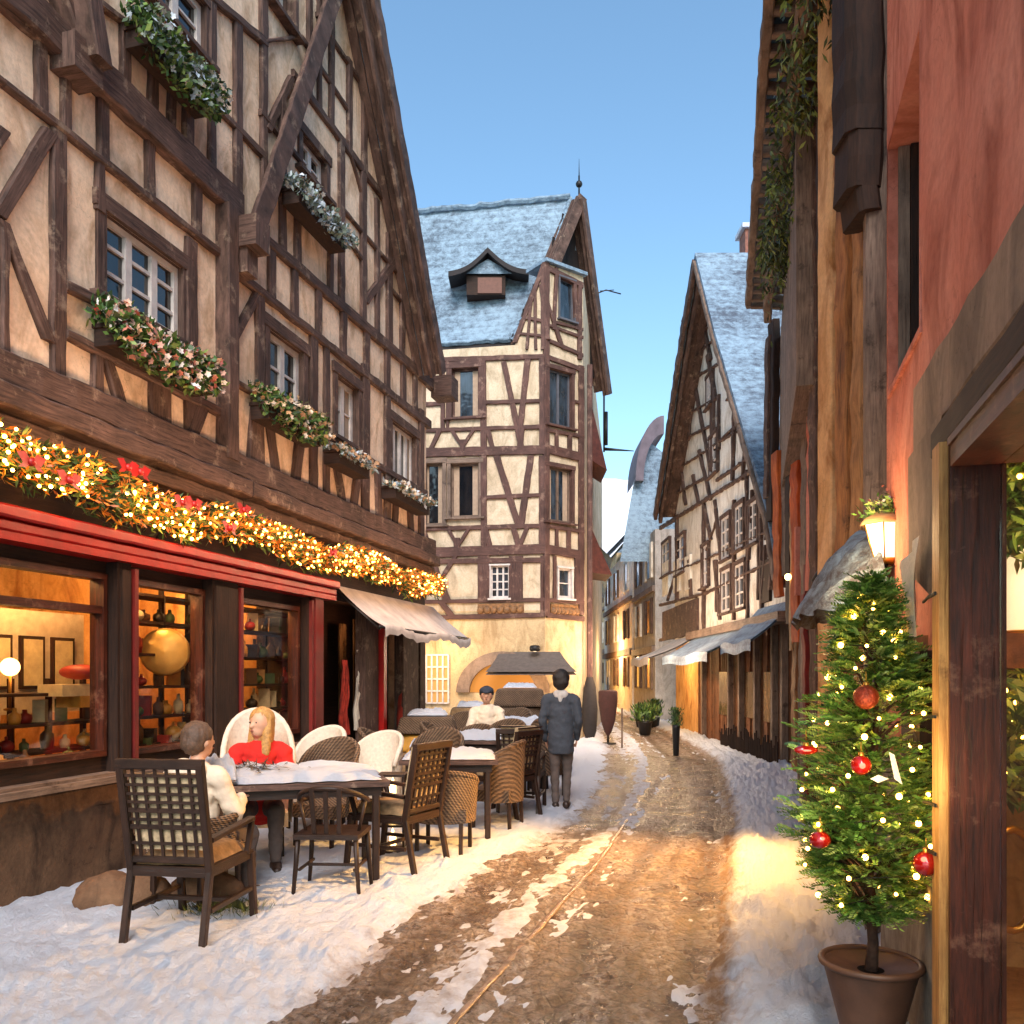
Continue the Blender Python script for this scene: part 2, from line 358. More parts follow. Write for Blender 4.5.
# ------------------------------------------------------------------ façade planes
class Plane:
    def __init__(s, x, y, dx, dy, side):
        s.o = Vector((x, y)); s.d = Vector((dx, dy)).normalized(); s.n = Vector((s.d.y, -s.d.x))*side
    def uz(s, px, py):
        a = (px-CX)/F; # o + u d = Y (a,1)
        det = s.d.x-a*s.d.y; u = (a*s.o.y-s.o.x)/det; Y = s.o.y+u*s.d.y
        return u, CH+(HY-py)/F*Y
    def p(s, u, z, off=0):
        q = s.o+s.d*u+s.n*off; return Vector((q.x, q.y, z))
    def shift(s, off):
        q = s.o+s.n*off; P = Plane(q.x, q.y, s.d.x, s.d.y, 1); P.n = s.n.copy(); return P
    def box(s, mb, u0, u1, z0, z1, o0, o1, jit=0):
        vs = [s.p(u, z, o) for z in (z0, z1) for (u, o) in ((u0, o0), (u1, o0), (u1, o1), (u0, o1))]
        r = random.random()*20; a = abs(u1-u0); h = abs(z1-z0); w = abs(o1-o0)
        def q(l, k): return [(r, r), (r+l, r), (r+l, r+k), (r, r+k)] if l >= k else [(r, r), (r, r+l), (r+k, r+l), (r+k, r)]
        mb.add(vs, [(0, 3, 2, 1), (4, 5, 6, 7), (0, 1, 5, 4), (1, 2, 6, 5), (2, 3, 7, 6), (3, 0, 4, 7)],
               [q(a, w), q(a, w), q(a, h), q(w, h), q(a, h), q(w, h)])
    def timber_uz(s, mb, qa, qb, proud=.05, back=-.03, jit=.007, ch=.014):
        """qa, qb = (corner1, corner2) in (u, z) at each end"""
        A1, A2, B1, B2 = [Vector(k) for k in (qa[0], qa[1], qb[0], qb[1])]
        L = ((A1+A2)/2-(B1+B2)/2).length; n = max(1, int(L/.16)); vs = []; r = random.random()*40
        for i in range(n+1):
            t = i/n; a = A1.lerp(B1, t); b = A2.lerp(B2, t); w = (b-a).length; e = (b-a)/max(w, 1e-5)
            j1 = random.uniform(-jit, jit); j2 = random.uniform(-jit, jit); jp = random.uniform(-jit, jit)*.6
            a = a+e*j1; b = b+e*j2; c = min(ch, w*.3)
            for q, o in ((a, back), (a, proud-c+jp), (a+e*c, proud+jp), (b-e*c, proud+jp), (b, proud-c+jp), (b, back)): vs.append(s.p(q.x, q.y, o))
        fs = []; uv = []; w = (A2-A1).length; cw = [0, .05, .06, .06+w, .07+w, .12+w]
        for i in range(n):
            for k in range(5):
                fs.append((i*6+k, i*6+k+1, (i+1)*6+k+1, (i+1)*6+k)); a, b = r+L*i/n, r+L*(i+1)/n
                uv.append([(a, r+cw[k]), (a, r+cw[k+1]), (b, r+cw[k+1]), (b, r+cw[k])])
        fs.append(tuple(range(6))); fs.append(tuple(n*6+k for k in range(5, -1, -1))); uv += [[(r, r), (r, r+.05), (r+.05, r+.06), (r+.05, r+.1), (r, r+.1), (r, r+.15)]]*2
        mb.add(vs, fs, uv)
    def timber(s, mb, x0, y0, x1, y1, w, proud=.05, w1=None, **k):
        a = Vector(s.uz(x0, y0)); b = Vector(s.uz(x1, y1)); w1 = w1 or w
        if abs(a.x-b.x) < abs(a.y-b.y):
            qa = (s.uz(x0-w/2, y0)[0], a.y), (s.uz(x0+w/2, y0)[0], a.y); qb = (s.uz(x1-w1/2, y1)[0], b.y), (s.uz(x1+w1/2, y1)[0], b.y)
        else:
            qa = (a.x, s.uz(x0, y0+w/2)[1]), (a.x, s.uz(x0, y0-w/2)[1]); qb = (b.x, s.uz(x1, y1+w1/2)[1]), (b.x, s.uz(x1, y1-w1/2)[1])
        s.timber_uz(mb, qa, qb, proud, **k)
    def line(s, mb, pts, w, proud=.05):
        for (a, b), (c, d) in zip(pts, pts[1:]): s.timber(mb, a, b, c, d, w, proud)
    def wall(s, mb, outer, holes=(), off=0, step=.35, amp=.008):
        us = [p[0] for p in outer]; zs = [p[1] for p in outer]
        pts = [Vector(p) for p in outer]; edges = [(i, (i+1) % len(outer)) for i in range(len(outer))]
        for h in holes:
            b = len(pts); pts += [Vector(q) for q in ((h[0], h[2]), (h[1], h[2]), (h[1], h[3]), (h[0], h[3]))]; edges += [(b+i, b+(i+1) % 4) for i in range(4)]
        def inside(p, poly):
            c = False; j = len(poly)-1
            for i in range(len(poly)):
                a, b = poly[i], poly[j]
                if (a[1] > p[1]) != (b[1] > p[1]) and p[0] < (b[0]-a[0])*(p[1]-a[1])/(b[1]-a[1])+a[0]: c = not c
                j = i
            return c
        def inh(p, m=0): return any(h[0]-m < p[0] < h[1]+m and h[2]-m < p[1] < h[3]+m for h in holes)
        u = min(us)+step/2
        while u < max(us):
            z = min(zs)+step/2
            while z < max(zs):
                q = (u+random.uniform(-.05, .05), z+random.uniform(-.05, .05))
                if inside(q, outer) and not inh(q, .02): pts.append(Vector(q))
                z += step
            u += step
        V, E, Fc, *_ = delaunay_2d_cdt(pts, edges, [], 0, 1e-5)
        vs = [s.p(v.x, v.y, off+amp*noise.noise(Vector((v.x*1.7, v.y*1.7, 3)))) for v in V]; fs = []
        for f in Fc:
            c = sum((V[k] for k in f), Vector((0, 0)))/len(f)
            if inside(c, outer) and not inh(c): fs.append(tuple(f))
        mb.add(vs, fs, [[(V[k].x, V[k].y) for k in f] for f in fs], True)

def window(P, parent, u0, u1, z0, z1, cols=2, rows=2, recess=.13, fw=.045, mw=.022, frame=None, case=None, casew=.07, glass=None, sill=True, silm=None, proud=.055, name='window', curtain=False, snow=False):
    """casing in the wall plane (window), sash and pane set back; returns the window"""
    frame = frame or WHITE; case = case or TIMB; glass = glass or GLASSD
    mb = MB(); cw = casew
    if cw:
        P.box(mb, u0-cw, u0, z0-cw*.4, z1+cw, -recess-.05, proud); P.box(mb, u1, u1+cw, z0-cw*.4, z1+cw, -recess-.05, proud)
        P.box(mb, u0-cw*1.3, u1+cw*1.3, z1+.002, z1+cw*1.3, -recess-.05, proud+.012)
    else:
        for a, b in ((u0-.02, u0), (u1, u1+.02)): P.box(mb, a, b, z0, z1, -recess-.05, .004)
        P.box(mb, u0-.02, u1+.02, z1, z1+.02, -recess-.05, .004)
    P.box(mb, u0-.02, u1+.02, z0-.03, z0, -recess-.05, .006)
    w = mb.build(name, case, parent)
    mb = MB(); o0, o1 = -recess-.035, -recess+.015
    P.box(mb, u0, u0+fw, z0, z1, o0, o1); P.box(mb, u1-fw, u1, z0, z1, o0, o1)
    P.box(mb, u0+fw, u1-fw, z0, z0+fw, o0, o1-.002); P.box(mb, u0+fw, u1-fw, z1-fw, z1, o0, o1-.002)
    for i in range(1, cols):
        u = u0+(u1-u0)*i/cols; P.box(mb, u-fw*.7, u+fw*.7, z0+fw, z1-fw, o0, o1+.004)
    for j in range(1, rows):
        z = z0+(z1-z0)*j/rows; P.box(mb, u0+fw, u1-fw, z-mw/2, z+mw/2, o0+.008, o1-.008)
    f = mb.build('sash', frame, w)
    mb = MB(); P.box(mb, u0+.01, u1-.01, z0+.01, z1-.01, -recess-.03, -recess-.018); mb.build('pane', glass, w)
    if curtain:
        for s_ in (0, 1):
            mb = MB()
            ua = u0+fw if s_ == 0 else u1-fw-(u1-u0)*.2
            vs = []; n = 12
            for i in range(n+1):
                u = ua+(u1-u0)*.2*i/n; o = -recess-.012+.005*math.sin(i*2.4); vs += [P.p(u, z0+fw, o), P.p(u, z1-fw, o)]
            mb.add(vs, [(2*i, 2*i+2, 2*i+3, 2*i+1) for i in range(n)], smooth=True)
            mb.build('curtain', MATS['curtain_cloth'], w)
    if sill:
        mb = MB(); P.box(mb, u0-cw*1.4-.02, u1+cw*1.4+.02, z0-.075, z0-.03, -recess, proud+.06); mb.build('sill', silm or case, w)
    return w
plain('curtain_cloth', lin('#a88f78'), .9, var=.2)

def remesh(vol, name, m, parent, vox=.01, smooth=4, fold=0, strand=0):
    """vol: MB of overlapping closed shapes -> one continuous skin"""
    o = vol.build('tmp', m); md = o.modifiers.new('r', 'REMESH'); md.mode = 'VOXEL'; md.voxel_size = vox; md.use_smooth_shade = True
    sm = o.modifiers.new('s', 'SMOOTH'); sm.iterations = smooth; sm.factor = .6
    dg = bpy.context.evaluated_depsgraph_get(); dg.update(); me = bpy.data.meshes.new_from_object(o.evaluated_get(dg))
    bpy.data.objects.remove(o, do_unlink=True); me.name = name
    if not me.materials: me.materials.append(m)
    if fold or strand:
        for v_ in me.vertices:
            c_ = v_.co; k_ = strand*noise.noise(Vector((c_.x*55, c_.y*55, c_.z*9))) if strand else fold*(noise.noise(Vector((c_.x*6, c_.y*6, c_.z*15)))+.5*noise.noise(Vector((c_.x*16, c_.y*16, c_.z*22+5))))
            v_.co = c_+v_.normal*k_
    q = bpy.data.objects.new(name, me); col.objects.link(q)
    me.polygons.foreach_set('use_smooth', [True]*len(me.polygons))
    if parent: q.parent = parent; reg(q, parent)
    return q
def cap(mb, a, b, ra, rb, seg=12):
    """tapered capsule"""
    a, b = Vector(a), Vector(b); mb.ball(a, ra, seg, 8); mb.ball(b, rb, seg, 8); mb.tube([a, b], [ra, rb], seg)
# ------------------------------------------------------------------ camera, sky, sun
cam = bpy.data.cameras.new('camera'); co = bpy.data.objects.new('camera', cam); col.objects.link(co); sc.camera = co
co.location = (0, 0, CH); co.rotation_euler = (R(90), 0, 0)
cam.sensor_width = 36; cam.lens = 36*F/1024; cam.shift_y = (HY-512)/1024; cam.clip_end = 3000; cam.clip_start = .05
SUN_EL, SUN_AZ = 38, 0         # degrees; the sun stands low behind the camera, a little to the right
w = bpy.data.worlds.new('World'); sc.world = w; w.use_nodes = True; nt = w.node_tree
bg = nt.nodes['Background']; sky = nt.nodes.new('ShaderNodeTexSky'); sky.sky_type = 'NISHITA'; sky.sun_disc = False
sky.sun_elevation = R(SUN_EL); sky.sun_rotation = R(180-SUN_AZ); sky.air_density = 1.0; sky.dust_density = 1.2; sky.ozone_density = .7
tn = nt.nodes.new('ShaderNodeMix'); tn.data_type = 'RGBA'; tn.blend_type = 'MULTIPLY'; tn.inputs[0].default_value = 1; tn.inputs[7].default_value = (.84, 1.04, 1.05, 1); nt.links.new(sky.outputs[0], tn.inputs[6]); nt.links.new(tn.outputs[2], bg.inputs[0]); bg.inputs[1].default_value = .15
sl = bpy.data.lights.new('sun', 'SUN'); so = bpy.data.objects.new('sun', sl); col.objects.link(so)
sl.energy = 2.2; sl.angle = R(30); sl.color = (1, .89, .87)
az = R(SUN_AZ); d = Vector((math.sin(az)*math.cos(R(SUN_EL)), -math.cos(az)*math.cos(R(SUN_EL)), math.sin(R(SUN_EL))))
so.rotation_euler = d.to_track_quat('Z', 'Y').to_euler()
sc.view_settings.view_transform = 'Standard'; sc.view_settings.look = 'None'; sc.view_settings.gamma = 1
sc.view_settings.exposure = .88
sc.cycles.use_denoising = True
sc.cycles.max_bounces = 6; sc.cycles.transparent_max_bounces = 8; sc.cycles.sample_clamp_indirect = 4
sc.render.film_transparent = False
def lamp(name, loc, power, c=(1, .68, .34), r=.06, label=None):
    l = bpy.data.lights.new(name, 'POINT'); l.energy = power; l.color = c; l.shadow_soft_size = r
    o = bpy.data.objects.new(name, l); col.objects.link(o); o.location = loc; return o

# ------------------------------------------------------------------ planes of the street
PA = Plane(-5.05, 0, .262, 1, 1)          # left houses
PR = Plane(.72, 0, .285, 1, -1)           # right houses
C1 = Vector(((545-CX)/F*20.6, 20.6)); PF = Plane(C1.x, C1.y, 5.78, -1, 1)   # front of the corner house
if PF.n.y > 0: PF.n = -PF.n
PH = Plane(C1.x, C1.y, 1.37, 1, 1)        # its chamfered corner
PC = Plane(4.9, 15, .0, 1, -1)            # house on the right behind

# ------------------------------------------------------------------ ground
LT = [(1, -2.5), (2, -1.85), (4, -.98), (6.2, -.42), (9.67, .85), (13, 1.5), (16.5, 2.0), (23.4, 2.6), (45, 3.0)]
RT = [(1, .05), (2, .36), (4, .92), (6.2, 1.5), (9.67, 2.46), (13, 3.2), (16.5, 3.9), (23.4, 4.35), (45, 4.6)]
GT = [(1, -1.2), (4, -.29), (7.6, .79), (11.2, 1.69), (14, 2.4)]
def rise(Y): return 0.0
ys = []; y = 1.2
while y < 48: ys.append(y); y *= 1.0105
ys += [60, 90, 150, 300, 900]
def sheet(name, hf, xf, nx, m, kind='structure', extra=None):
    mb = MB(); vs = []; dirt = []
    for y in ys:
        a, b = xf(y)
        for i in range(nx+1):
            x = a+(b-a)*i/nx; h, dd = hf(x, y); vs.append((x, y, h)); dirt.append(dd)
    fs = [(j*(nx+1)+i, j*(nx+1)+i+1, (j+1)*(nx+1)+i+1, (j+1)*(nx+1)+i) for j in range(len(ys)-1) for i in range(nx)]
    mb.add(vs, fs, None, True); o = mb.build(name, m, kind=kind)
    a = o.data.attributes.new('dirt', 'FLOAT', 'POINT'); a.data.foreach_set('value', dirt); return o
def road_h(x, y):
    if y > 50: return 0, 0
    L, Rr = interp(LT, y), interp(RT, y); t = (x-L)/(Rr-L)
    rut = -.018*math.exp(-((t-.62)/.1)**2)-.015*math.exp(-((t-.93)/.07)**2)-.02*math.exp(-((t-.12)/.07)**2)
    h = rut+.012*fbm((x*2.2, y*1.1, 0))+.010*fbm((x*8, y*6, 4))+.007*fbm((x*26, y*20, 14), 3)
    g = interp(GT, y); 
    if y < 14: h -= .022*math.exp(-((x-g-.12)/.06)**2)
    n = fbm((x*1.5, y*.5, 9)); trk = math.exp(-((t-.60+.03*n)/.055)**2)+math.exp(-((t-.92)/.05)**2)+.9*math.exp(-((t-.10)/.07)**2)+.7*math.exp(-((t-.76)/.03)**2)
    return h, max(0, min(1, trk*.8+.25*n))
def xr(y):
    if y > 50: return -y*2, y*2
    return max(interp(LT, y)-1.6, -y*.62-.6), min(interp(RT, y)+1.2, y*.62+.6)
sheet('road', road_h, xr, 330, ROAD)
# the wide ground below everything, out to the horizon
mb = MB(); mb.add([(-900, -60, -.09), (900, -60, -.09), (900, 1500, -.09), (-900, 1500, -.09)], [(0, 1, 2, 3)]); mb.build('ground', SNOW, kind='structure')
def snow_left(x, y):
    if y > 50: return -.05, 0
    L, Rr = interp(LT, y), interp(RT, y); s_ = L-x
    n = fbm((x*1.3, y*1.0, 7)); n2 = fbm((x*6, y*4.5, 2), 5); n3 = fbm((x*19, y*15, 5), 4)
    W = Rr-L; t = (x-L)/W
    h = -.03+.095*sstep(-.12, .55, s_+.16*n)
    # band of trodden snow between the wheel track and the gutter line
    band = math.exp(-((t-.28)/.105)**2)*(1 if y < 30 else .3)
    h = max(h, -.047+.058*band+.006*n+.022*fbm((x*9, y*3.6, 41), 5)*band)
    h += (.024*n2+.020*n3+.012*n)*(1-.55*band)+.02*fbm((x*11, y*8, 31), 4)*math.exp(-(s_/.5)**2)
    far = sstep(15, 19, y); h += far*.018
    if y < 16: h += (1-.8*band)*(.030*max(0, noise.noise(Vector((x*13, y*10, 3)))-.05)+.05*max(0, noise.noise(Vector((x*5, y*4, 13)))-.1)*sstep(-.1, .3, s_))
    dirt = .5*band+.25*sstep(.3, .4, t)+.9*math.exp(-((s_+.05)/.3)**2)
    pr = sstep(-3.2, -2.0, x+(-.262*y)+5.05-2.7)
    return h, max(0, min(1, dirt))*.7-.06
sheet('snow_ground', snow_left, lambda y: (max(-5.2+.262*y-.3, -y*.68-.8) if y < 50 else -y*2, interp(LT, y)+.55*(interp(RT, y)-interp(LT, y)) if y < 50 else y*2), 420, SNOW)
def snow_right(x, y):
    if y > 50: return -.05, 0
    Rr = interp(RT, y); s_ = x-Rr; n = fbm((x*1.6, y*1.2, 17)); n2 = fbm((x*5.5, y*4.5, 12), 5); n3 = fbm((x*17, y*15, 5), 4)
    h = -.04+.14*sstep(-.1, .28, s_+.1*n)+.03*n+.05*n2*sstep(-.2, .2, s_)+.024*n3+.05*max(0, noise.noise(Vector((x*12, y*9, 33)))-.05)+.08*max(0, noise.noise(Vector((x*4.5, y*3.5, 23)))-.05)*sstep(0, .2, s_)
    return h, .9*math.exp(-((s_-.02)/.12)**2)*.8+.06
sheet('snow_bank', snow_right, lambda y: (interp(RT, y)-.35 if y < 50 else -y*2, min(.72+.285*y+.35 if y < 14.5 else 5.3, y*.66+.5) if y < 50 else y*2), 260, SNOW)

mb = MB(); pts = []; y = 2.4
while y < 13.6: pts.append((interp(GT, y)+.012*noise.noise(Vector((y*3, 0, 0))), y, .012+.006*noise.noise(Vector((y*2, 4, 0))))); y += .12
mb.tube(pts, [(.024+.01*noise.noise(Vector((p[1]*4, 1, 1))))*min(1, (13.7-p[1])/5) for p in pts], 8); mb.v = [(a, b, -.001+(c-.012)*.45) for a, b, c in mb.v]; mb.build('gutter_edge', plain('wet_gutter_edge', lin('#7c6450'), .22, var=.5, sc_=16, bs=.6), kind='structure')
# ------------------------------------------------------------------ left house A1 (nearest) and gabled house A2
def leaves(mb, n, fn, l, w, up=.3):
    for _ in range(n):
        p, nd = fn(); d = Vector((random.gauss(0, 1), random.gauss(0, 1), random.gauss(0, 1)+up))+nd*1.2
        mb.leaf(p, d, (random.gauss(0, 1), random.gauss(0, 1), random.gauss(0, 1)), l*random.uniform(.6, 1.3), w*random.uniform(.6, 1.3))

A1 = empty('half_timbered_house', PA.p(6, 0), label='nearest half-timbered house on the left, above the red-trimmed lit shop windows', cat='house', group='half-timbered houses along the street')
A2 = empty('half_timbered_house', PA.p(11.5, 0), label='half-timbered house with steep brown gable edge, behind the grey awning on the left', cat='house', group='half-timbered houses along the street')
def hole(P, x0, y0, x1, y1):
    a = P.uz(x0, y0); b = P.uz(x1, y1); return [a[0], b[0], b[1], a[1]]
W0 = hole(PA, 150, -62, 204, 58); W6 = hole(PA, 266, -60, 292, 33); W1 = hole(PA, 104, 212, 181, 340)
W2 = hole(PA, 268, 328, 302, 414); W3 = hole(PA, 336, 374, 357, 447); W4 = hole(PA, 391, 420, 415, 496); W5 = hole(PA, 301, 133, 325, 196)
for h in (W0, W1, W2, W3, W4, W5, W6): 
    pass
zj = 3.55                                    # bottom of the jettied upper storeys
uS = PA.uz(235, 400)[0]; uE = PA.uz(426, 400)[0]; OVR = .42; PAo = PA.shift(OVR)
rl0 = PA.uz(237, 218); rl1 = PA.uz(313, 0); rr0 = PAo.uz(441, 362); rr1 = PAo.uz(376, 0)
def meet(a, b, c, d):
    m1 = (b[1]-a[1])/(b[0]-a[0]); m2 = (d[1]-c[1])/(d[0]-c[0]); u = (c[1]-a[1]+m1*a[0]-m2*c[0])/(m1-m2); return (u, a[1]+m1*(u-a[0]))
apex = meet(rl0, rl1, rr0, rr1)
uN = -2.0
mb = MB(); zt = 12.5
PA.wall(mb, [(uN, zj), (uS, zj), (uS, rl0[1]), (apex[0], apex[1]), (apex[0], zt+1), (uN, zt+1)], [W0, W6, W1]); mb.build('wall', CREAM, A1)
mb = MB(); PA.wall(mb, [(uS, zj), (uE, zj), (uE, rr0[1]+.3), apex, (uS, rl0[1])], [W2, W3, W4, W5]); 
mb.build('wall', CREAM, A2)
# depth behind the façades
mb = MB(); PA.box(mb, uN, uS, zj, zt, -4, -.5); PA.box(mb, uN, uN+.2, 0, zj, -4, -.02); mb.build('house_body', CREAM, A1)
mb = MB()
PE = Plane(*PA.p(uE, 0).xy, -PA.n.x, -PA.n.y, 1)
vs = [PA.p(uE, 0, -.02), PA.p(uE, 0, -4), PA.p(uE, rr0[1], -4), PA.p(uE, rr0[1], -.02)]
mb.add(vs, [(0, 1, 2, 3)]); vs = [PA.p(uE-.3, 0, -.6), PA.p(uE-.3, 0, -4), PA.p(uE-.3, rr0[1], -4), PA.p(uE-.3, rr0[1], -.6)]; mb.add(vs, [(0, 1, 2, 3)])
PA.box(mb, uS, uE-.1, zj, rr0[1], -4, -.5); mb.build('house_body', CREAM, A2)
# timbers of A1:  x0 y0 x1 y1 width(px)
T1 = [(0, 6, 236, 212, 14), (-120, -90, 0, 6, 14), (0, 84, 228, 262, 10), (-140, -30, 0, 84, 10),
      (56, 132, 56, 416, 17), (98, 160, 98, 212, 10), (96, 345, 94, 436, 12), (189, 240, 189, 460, 13), (221, 206, 221, 478, 13),
      (39, 42, 39, 116, 14), (64, 66, 64, 138, 11), (101, 98, 101, 166, 12), (148, 140, 148, 202, 10), (195, 180, 195, 238, 9),
      (47, 132, -4, 216, 16), (0, 222, 47, 342, 14), (2, 230, 2, 396, 10), (62, 285, 92, 300, 13), (62, 334, 222, 415, 11),
      (106, 362, 132, 450, 13), (158, 385, 158, 465, 24), (200, 406, 176, 470, 15), (0, 130, -60, 220, 16), (-30, 100, -30, 380, 16),
      (89, -80, 89, 82, 12), (123, 22, 123, 112, 11), (151, 44, 151, 138, 11), (170, 58, 169, 154, 8), (186, 72, 186, 168, 11), (210, -60, 210, 192, 8), (236, 20, 236, 215, 9), (262, 30, 262, 160, 7),
      (85, -4, 206, 86, 9), (206, 98, 262, 156, 10), (207, -4, 264, 44, 11), (262, 42, 292, 38, 5), (30, -60, 30, 32, 11), (262, -70, 262, 42, 8), (-60, -110, 60, -10, 14)]
mb = MB()
for t in T1:
    if t[4] > 1: PA.timber(mb, *t[:4], t[4]*.86, proud=.045 if abs(t[2]-t[0]) < abs(t[3]-t[1]) else .06)
PA.timber_uz(mb, ((uN, 6.22), (uN, 6.5)), ((uS, 6.22), (uS, 6.5)), .11)
mb.build('timber_frame', TIMB, A1)
# big carved brackets at the far left and the corner post between the houses
mb = MB()
PA.timber(mb, 52, -60, 72, 68, 17, proud=.3); PA.timber(mb, 30, -60, 66, 40, 12, proud=.16); PA.box(mb, *sorted((PA.uz(50, 60)[0], PA.uz(79, 60)[0])), PA.uz(64, 82)[1], PA.uz(64, 48)[1], -.02, .22)
mb.build('carved_bracket', TIMB, A1)
# stacked jetty mouldings
def jetty(parent, ua, ub, m, m2):
    mb = MB(); PA.timber_uz(mb, ((ua, 3.62), (ua, 3.86)), ((ub, 3.62), (ub, 3.86)), .13, jit=.012); mb.build('sill_beam', m, parent)
    mb = MB(); PA.timber_uz(mb, ((ua, 3.44), (ua, 3.60)), ((ub, 3.44), (ub, 3.60)), .21, jit=.01); PA.timber_uz(mb, ((ua, 3.30), (ua, 3.42)), ((ub, 3.30), (ub, 3.42)), .10, jit=.008)
    mb.build('jetty_moulding', m2, parent)
jetty(A1, uN, uS-.01, TIMB, TIMB); jetty(A2, uS+.01, uE+.12, TIMB, TIMB)
T2 = [(236, 216, 432, 386, 13), (226, 267, 428, 425, 10), (224, 377, 424, 494, 8),
      (244, 225, 244, 282, 9), (270, 246, 270, 302, 8), (293, 266, 293, 320, 7), (317, 286, 317, 340, 6), (342, 308, 342, 356, 6), (365, 328, 365, 376, 6), (386, 346, 386, 394, 5), (402, 360, 402, 408, 5), (414, 370, 414, 418, 4),
      (258, 292, 258, 510, 9), (312, 330, 312, 530, 8), (325, 342, 325, 536, 6), (364, 366, 364, 545, 8), (386, 386, 386, 552, 6), (229, 345, 257, 292, 8), (234, 268, 231, 335, 6),
      (256, 400, 246, 510, 11), (268, 425, 280, 515, 8), (300, 424, 290, 520, 9), (332, 445, 347, 540, 7), (358, 460, 348, 540, 7), (396, 480, 392, 555, 5), (408, 488, 411, 560, 5), (420, 410, 420, 562, 5), (376, 470, 379, 550, 6),
      (291, 73, 382, 198, 10), (258, 112, 300, 162, 7), (315, 14, 372, 103, 6), (300, 38, 345, 108, 6), (340, 208, 400, 278, 5), (386, 284, 412, 318, 5),
      (281, 100, 281, 256, 7), (296, 205, 296, 268, 6), (308, -20, 308, 98, 5), (318, -30, 318, 112, 4), (330, -10, 330, 128, 5), (348, 60, 348, 154, 5), (363, 100, 363, 174, 5),
      (340, 140, 340, 308, 6), (329, 200, 329, 298, 5), (362, 172, 362, 328, 6), (376, 200, 376, 338, 4), (388, 235, 388, 350, 6), (401, 262, 401, 360, 5), (413, 318, 413, 370, 4),
      (396, 258, 364, 302, 6), (342, 232, 362, 262, 6), (262, 160, 281, 190, 6), (262, 130, 262, 240, 6), (266, 130, 290, 78, 6), (345, 140, 362, 200, 4)]
mb = MB()
for t in T2: PA.timber(mb, *t[:4], t[4]*.86, proud=.045 if abs(t[2]-t[0]) < abs(t[3]-t[1]) else .06)
mb.build('timber_frame', TIMB, A2)
# verge boards and roof of A2; overhang .55 m
def gable_roof(P, parent, a, b, c, ov_l, ov_r, depth, m_roof, m_under, m_board, bw=.22, ext=.4):
    """a left foot, b apex, c right foot in (u,z); roof runs back from the façade plane"""
    for s_, (p, q) in (('l', (a, b)), ('r', (c, b))):
        ov = ov_l if s_ == 'l' else ov_r; thick = .0 if s_ == 'l' else .09
        d = (Vector(q)-Vector(p)).normalized(); nrm = Vector((-d.y, d.x)) if s_ == 'l' else Vector((d.y, -d.x))
        p2 = Vector(p)-d*ext; q2 = Vector(q)
        mb = MB(); vs = []
        n = 14
        for off in ((ov, -depth) if s_ == 'r' else (-.06, -depth)):
            for t in (-.1, thick):
                for i in range(n+1):
                    e = p2.lerp(q2, i/n)+nrm*t+Vector((0, .02*math.sin(i*1.3)))*.5; vs.append(P.p(e.x, e.y, off))
        k = n+1; fs = []
        for i in range(n): fs += [(i, i+1, k+i+1, k+i), (i, i+1, 2*k+i+1, 2*k+i), (k+i, k+i+1, 3*k+i+1, 3*k+i)]
        fs.append((0, k, 3*k, 2*k)); mb.add(vs, fs)
        rf = mb.build('roof', m_roof, parent)
        mb = MB()
        for w_, o_, sh in ((bw, ov+.03, -bw*.42), (bw*.7, ov-.09, -bw*1.1)):
            e0 = p2+nrm*sh; e1 = q2+nrm*sh-d*0
            mb.bar(P.p(e0.x, e0.y, o_), P.p(e1.x, e1.y, o_), .055, w_, up=P.p(nrm.x, nrm.y)-P.p(0, 0), jit=.006)
        for i in range(3 if s_ == 'r' else 0):                         # boards under the overhang
            o0 = -.0+ov*(i+.1)/3.1; e0 = p2-nrm*.125; e1 = q2-nrm*.125; o_ = ov*(i+.5)/3
            mb.bar(P.p(e0.x, e0.y, o_), P.p(e1.x, e1.y, o_), ov/3-.012, .03, up=P.p(nrm.x, nrm.y)-P.p(0, 0), jit=.003)
        mb.build('verge_board', m_board, rf)
gable_roof(PA, A2, (rl0[0], rl0[1]), apex, (rr0[0]+.0, rr0[1]), .16, OVR, 4, ROOFS2, ROOFD, TIMB, bw=.24, ext=.15)
mb = MB()                                      # curved knee struts carrying the verge
PA.timber(mb, 221, 208, 221, 460, 11, proud=.15); mb.build('corner_post', TIMB, A2)
mb = MB(); q = PA.uz(233, 222)
PA.box(mb, q[0]-.13, q[0]+.13, q[1]-.32, q[1]-.02, 0, .34); PA.box(mb, q[0]-.09, q[0]+.1, q[1]-.56, q[1]-.3, 0, .22); mb.build('corbel', TIMB, A2)
mb = MB(); q = PA.uz(434, 385); PA.box(mb, q[0]-.15, q[0]+.2, q[1]-.25, q[1]+.1, 0, .36); mb.build('corbel', TIMB, A2)
# windows
def winA(parent, h, c, r, **k): return window(PA, parent, h[0], h[1], h[2], h[3], c, r, **k)
winA(A1, W1, 3, 3, casew=.1, recess=.05, fw=.055, mw=.03, proud=.03); winA(A1, W0, 2, 2, casew=.08, glass=GLASSD, recess=.05, fw=.06, proud=.03); winA(A1, W6, 1, 2, casew=.06, glass=GLASSB)
winA(A2, W2, 2, 2, casew=.1, recess=.06, fw=.065, mw=.03, proud=.03); winA(A2, W3, 2, 2, casew=.1, recess=.08, fw=.065, curtain=True, proud=.03); winA(A2, W4, 4, 1, casew=.1, recess=.07, curtain=True, proud=.03); winA(A2, W5, 2, 2, casew=.09, recess=.07, fw=.06, proud=.03)

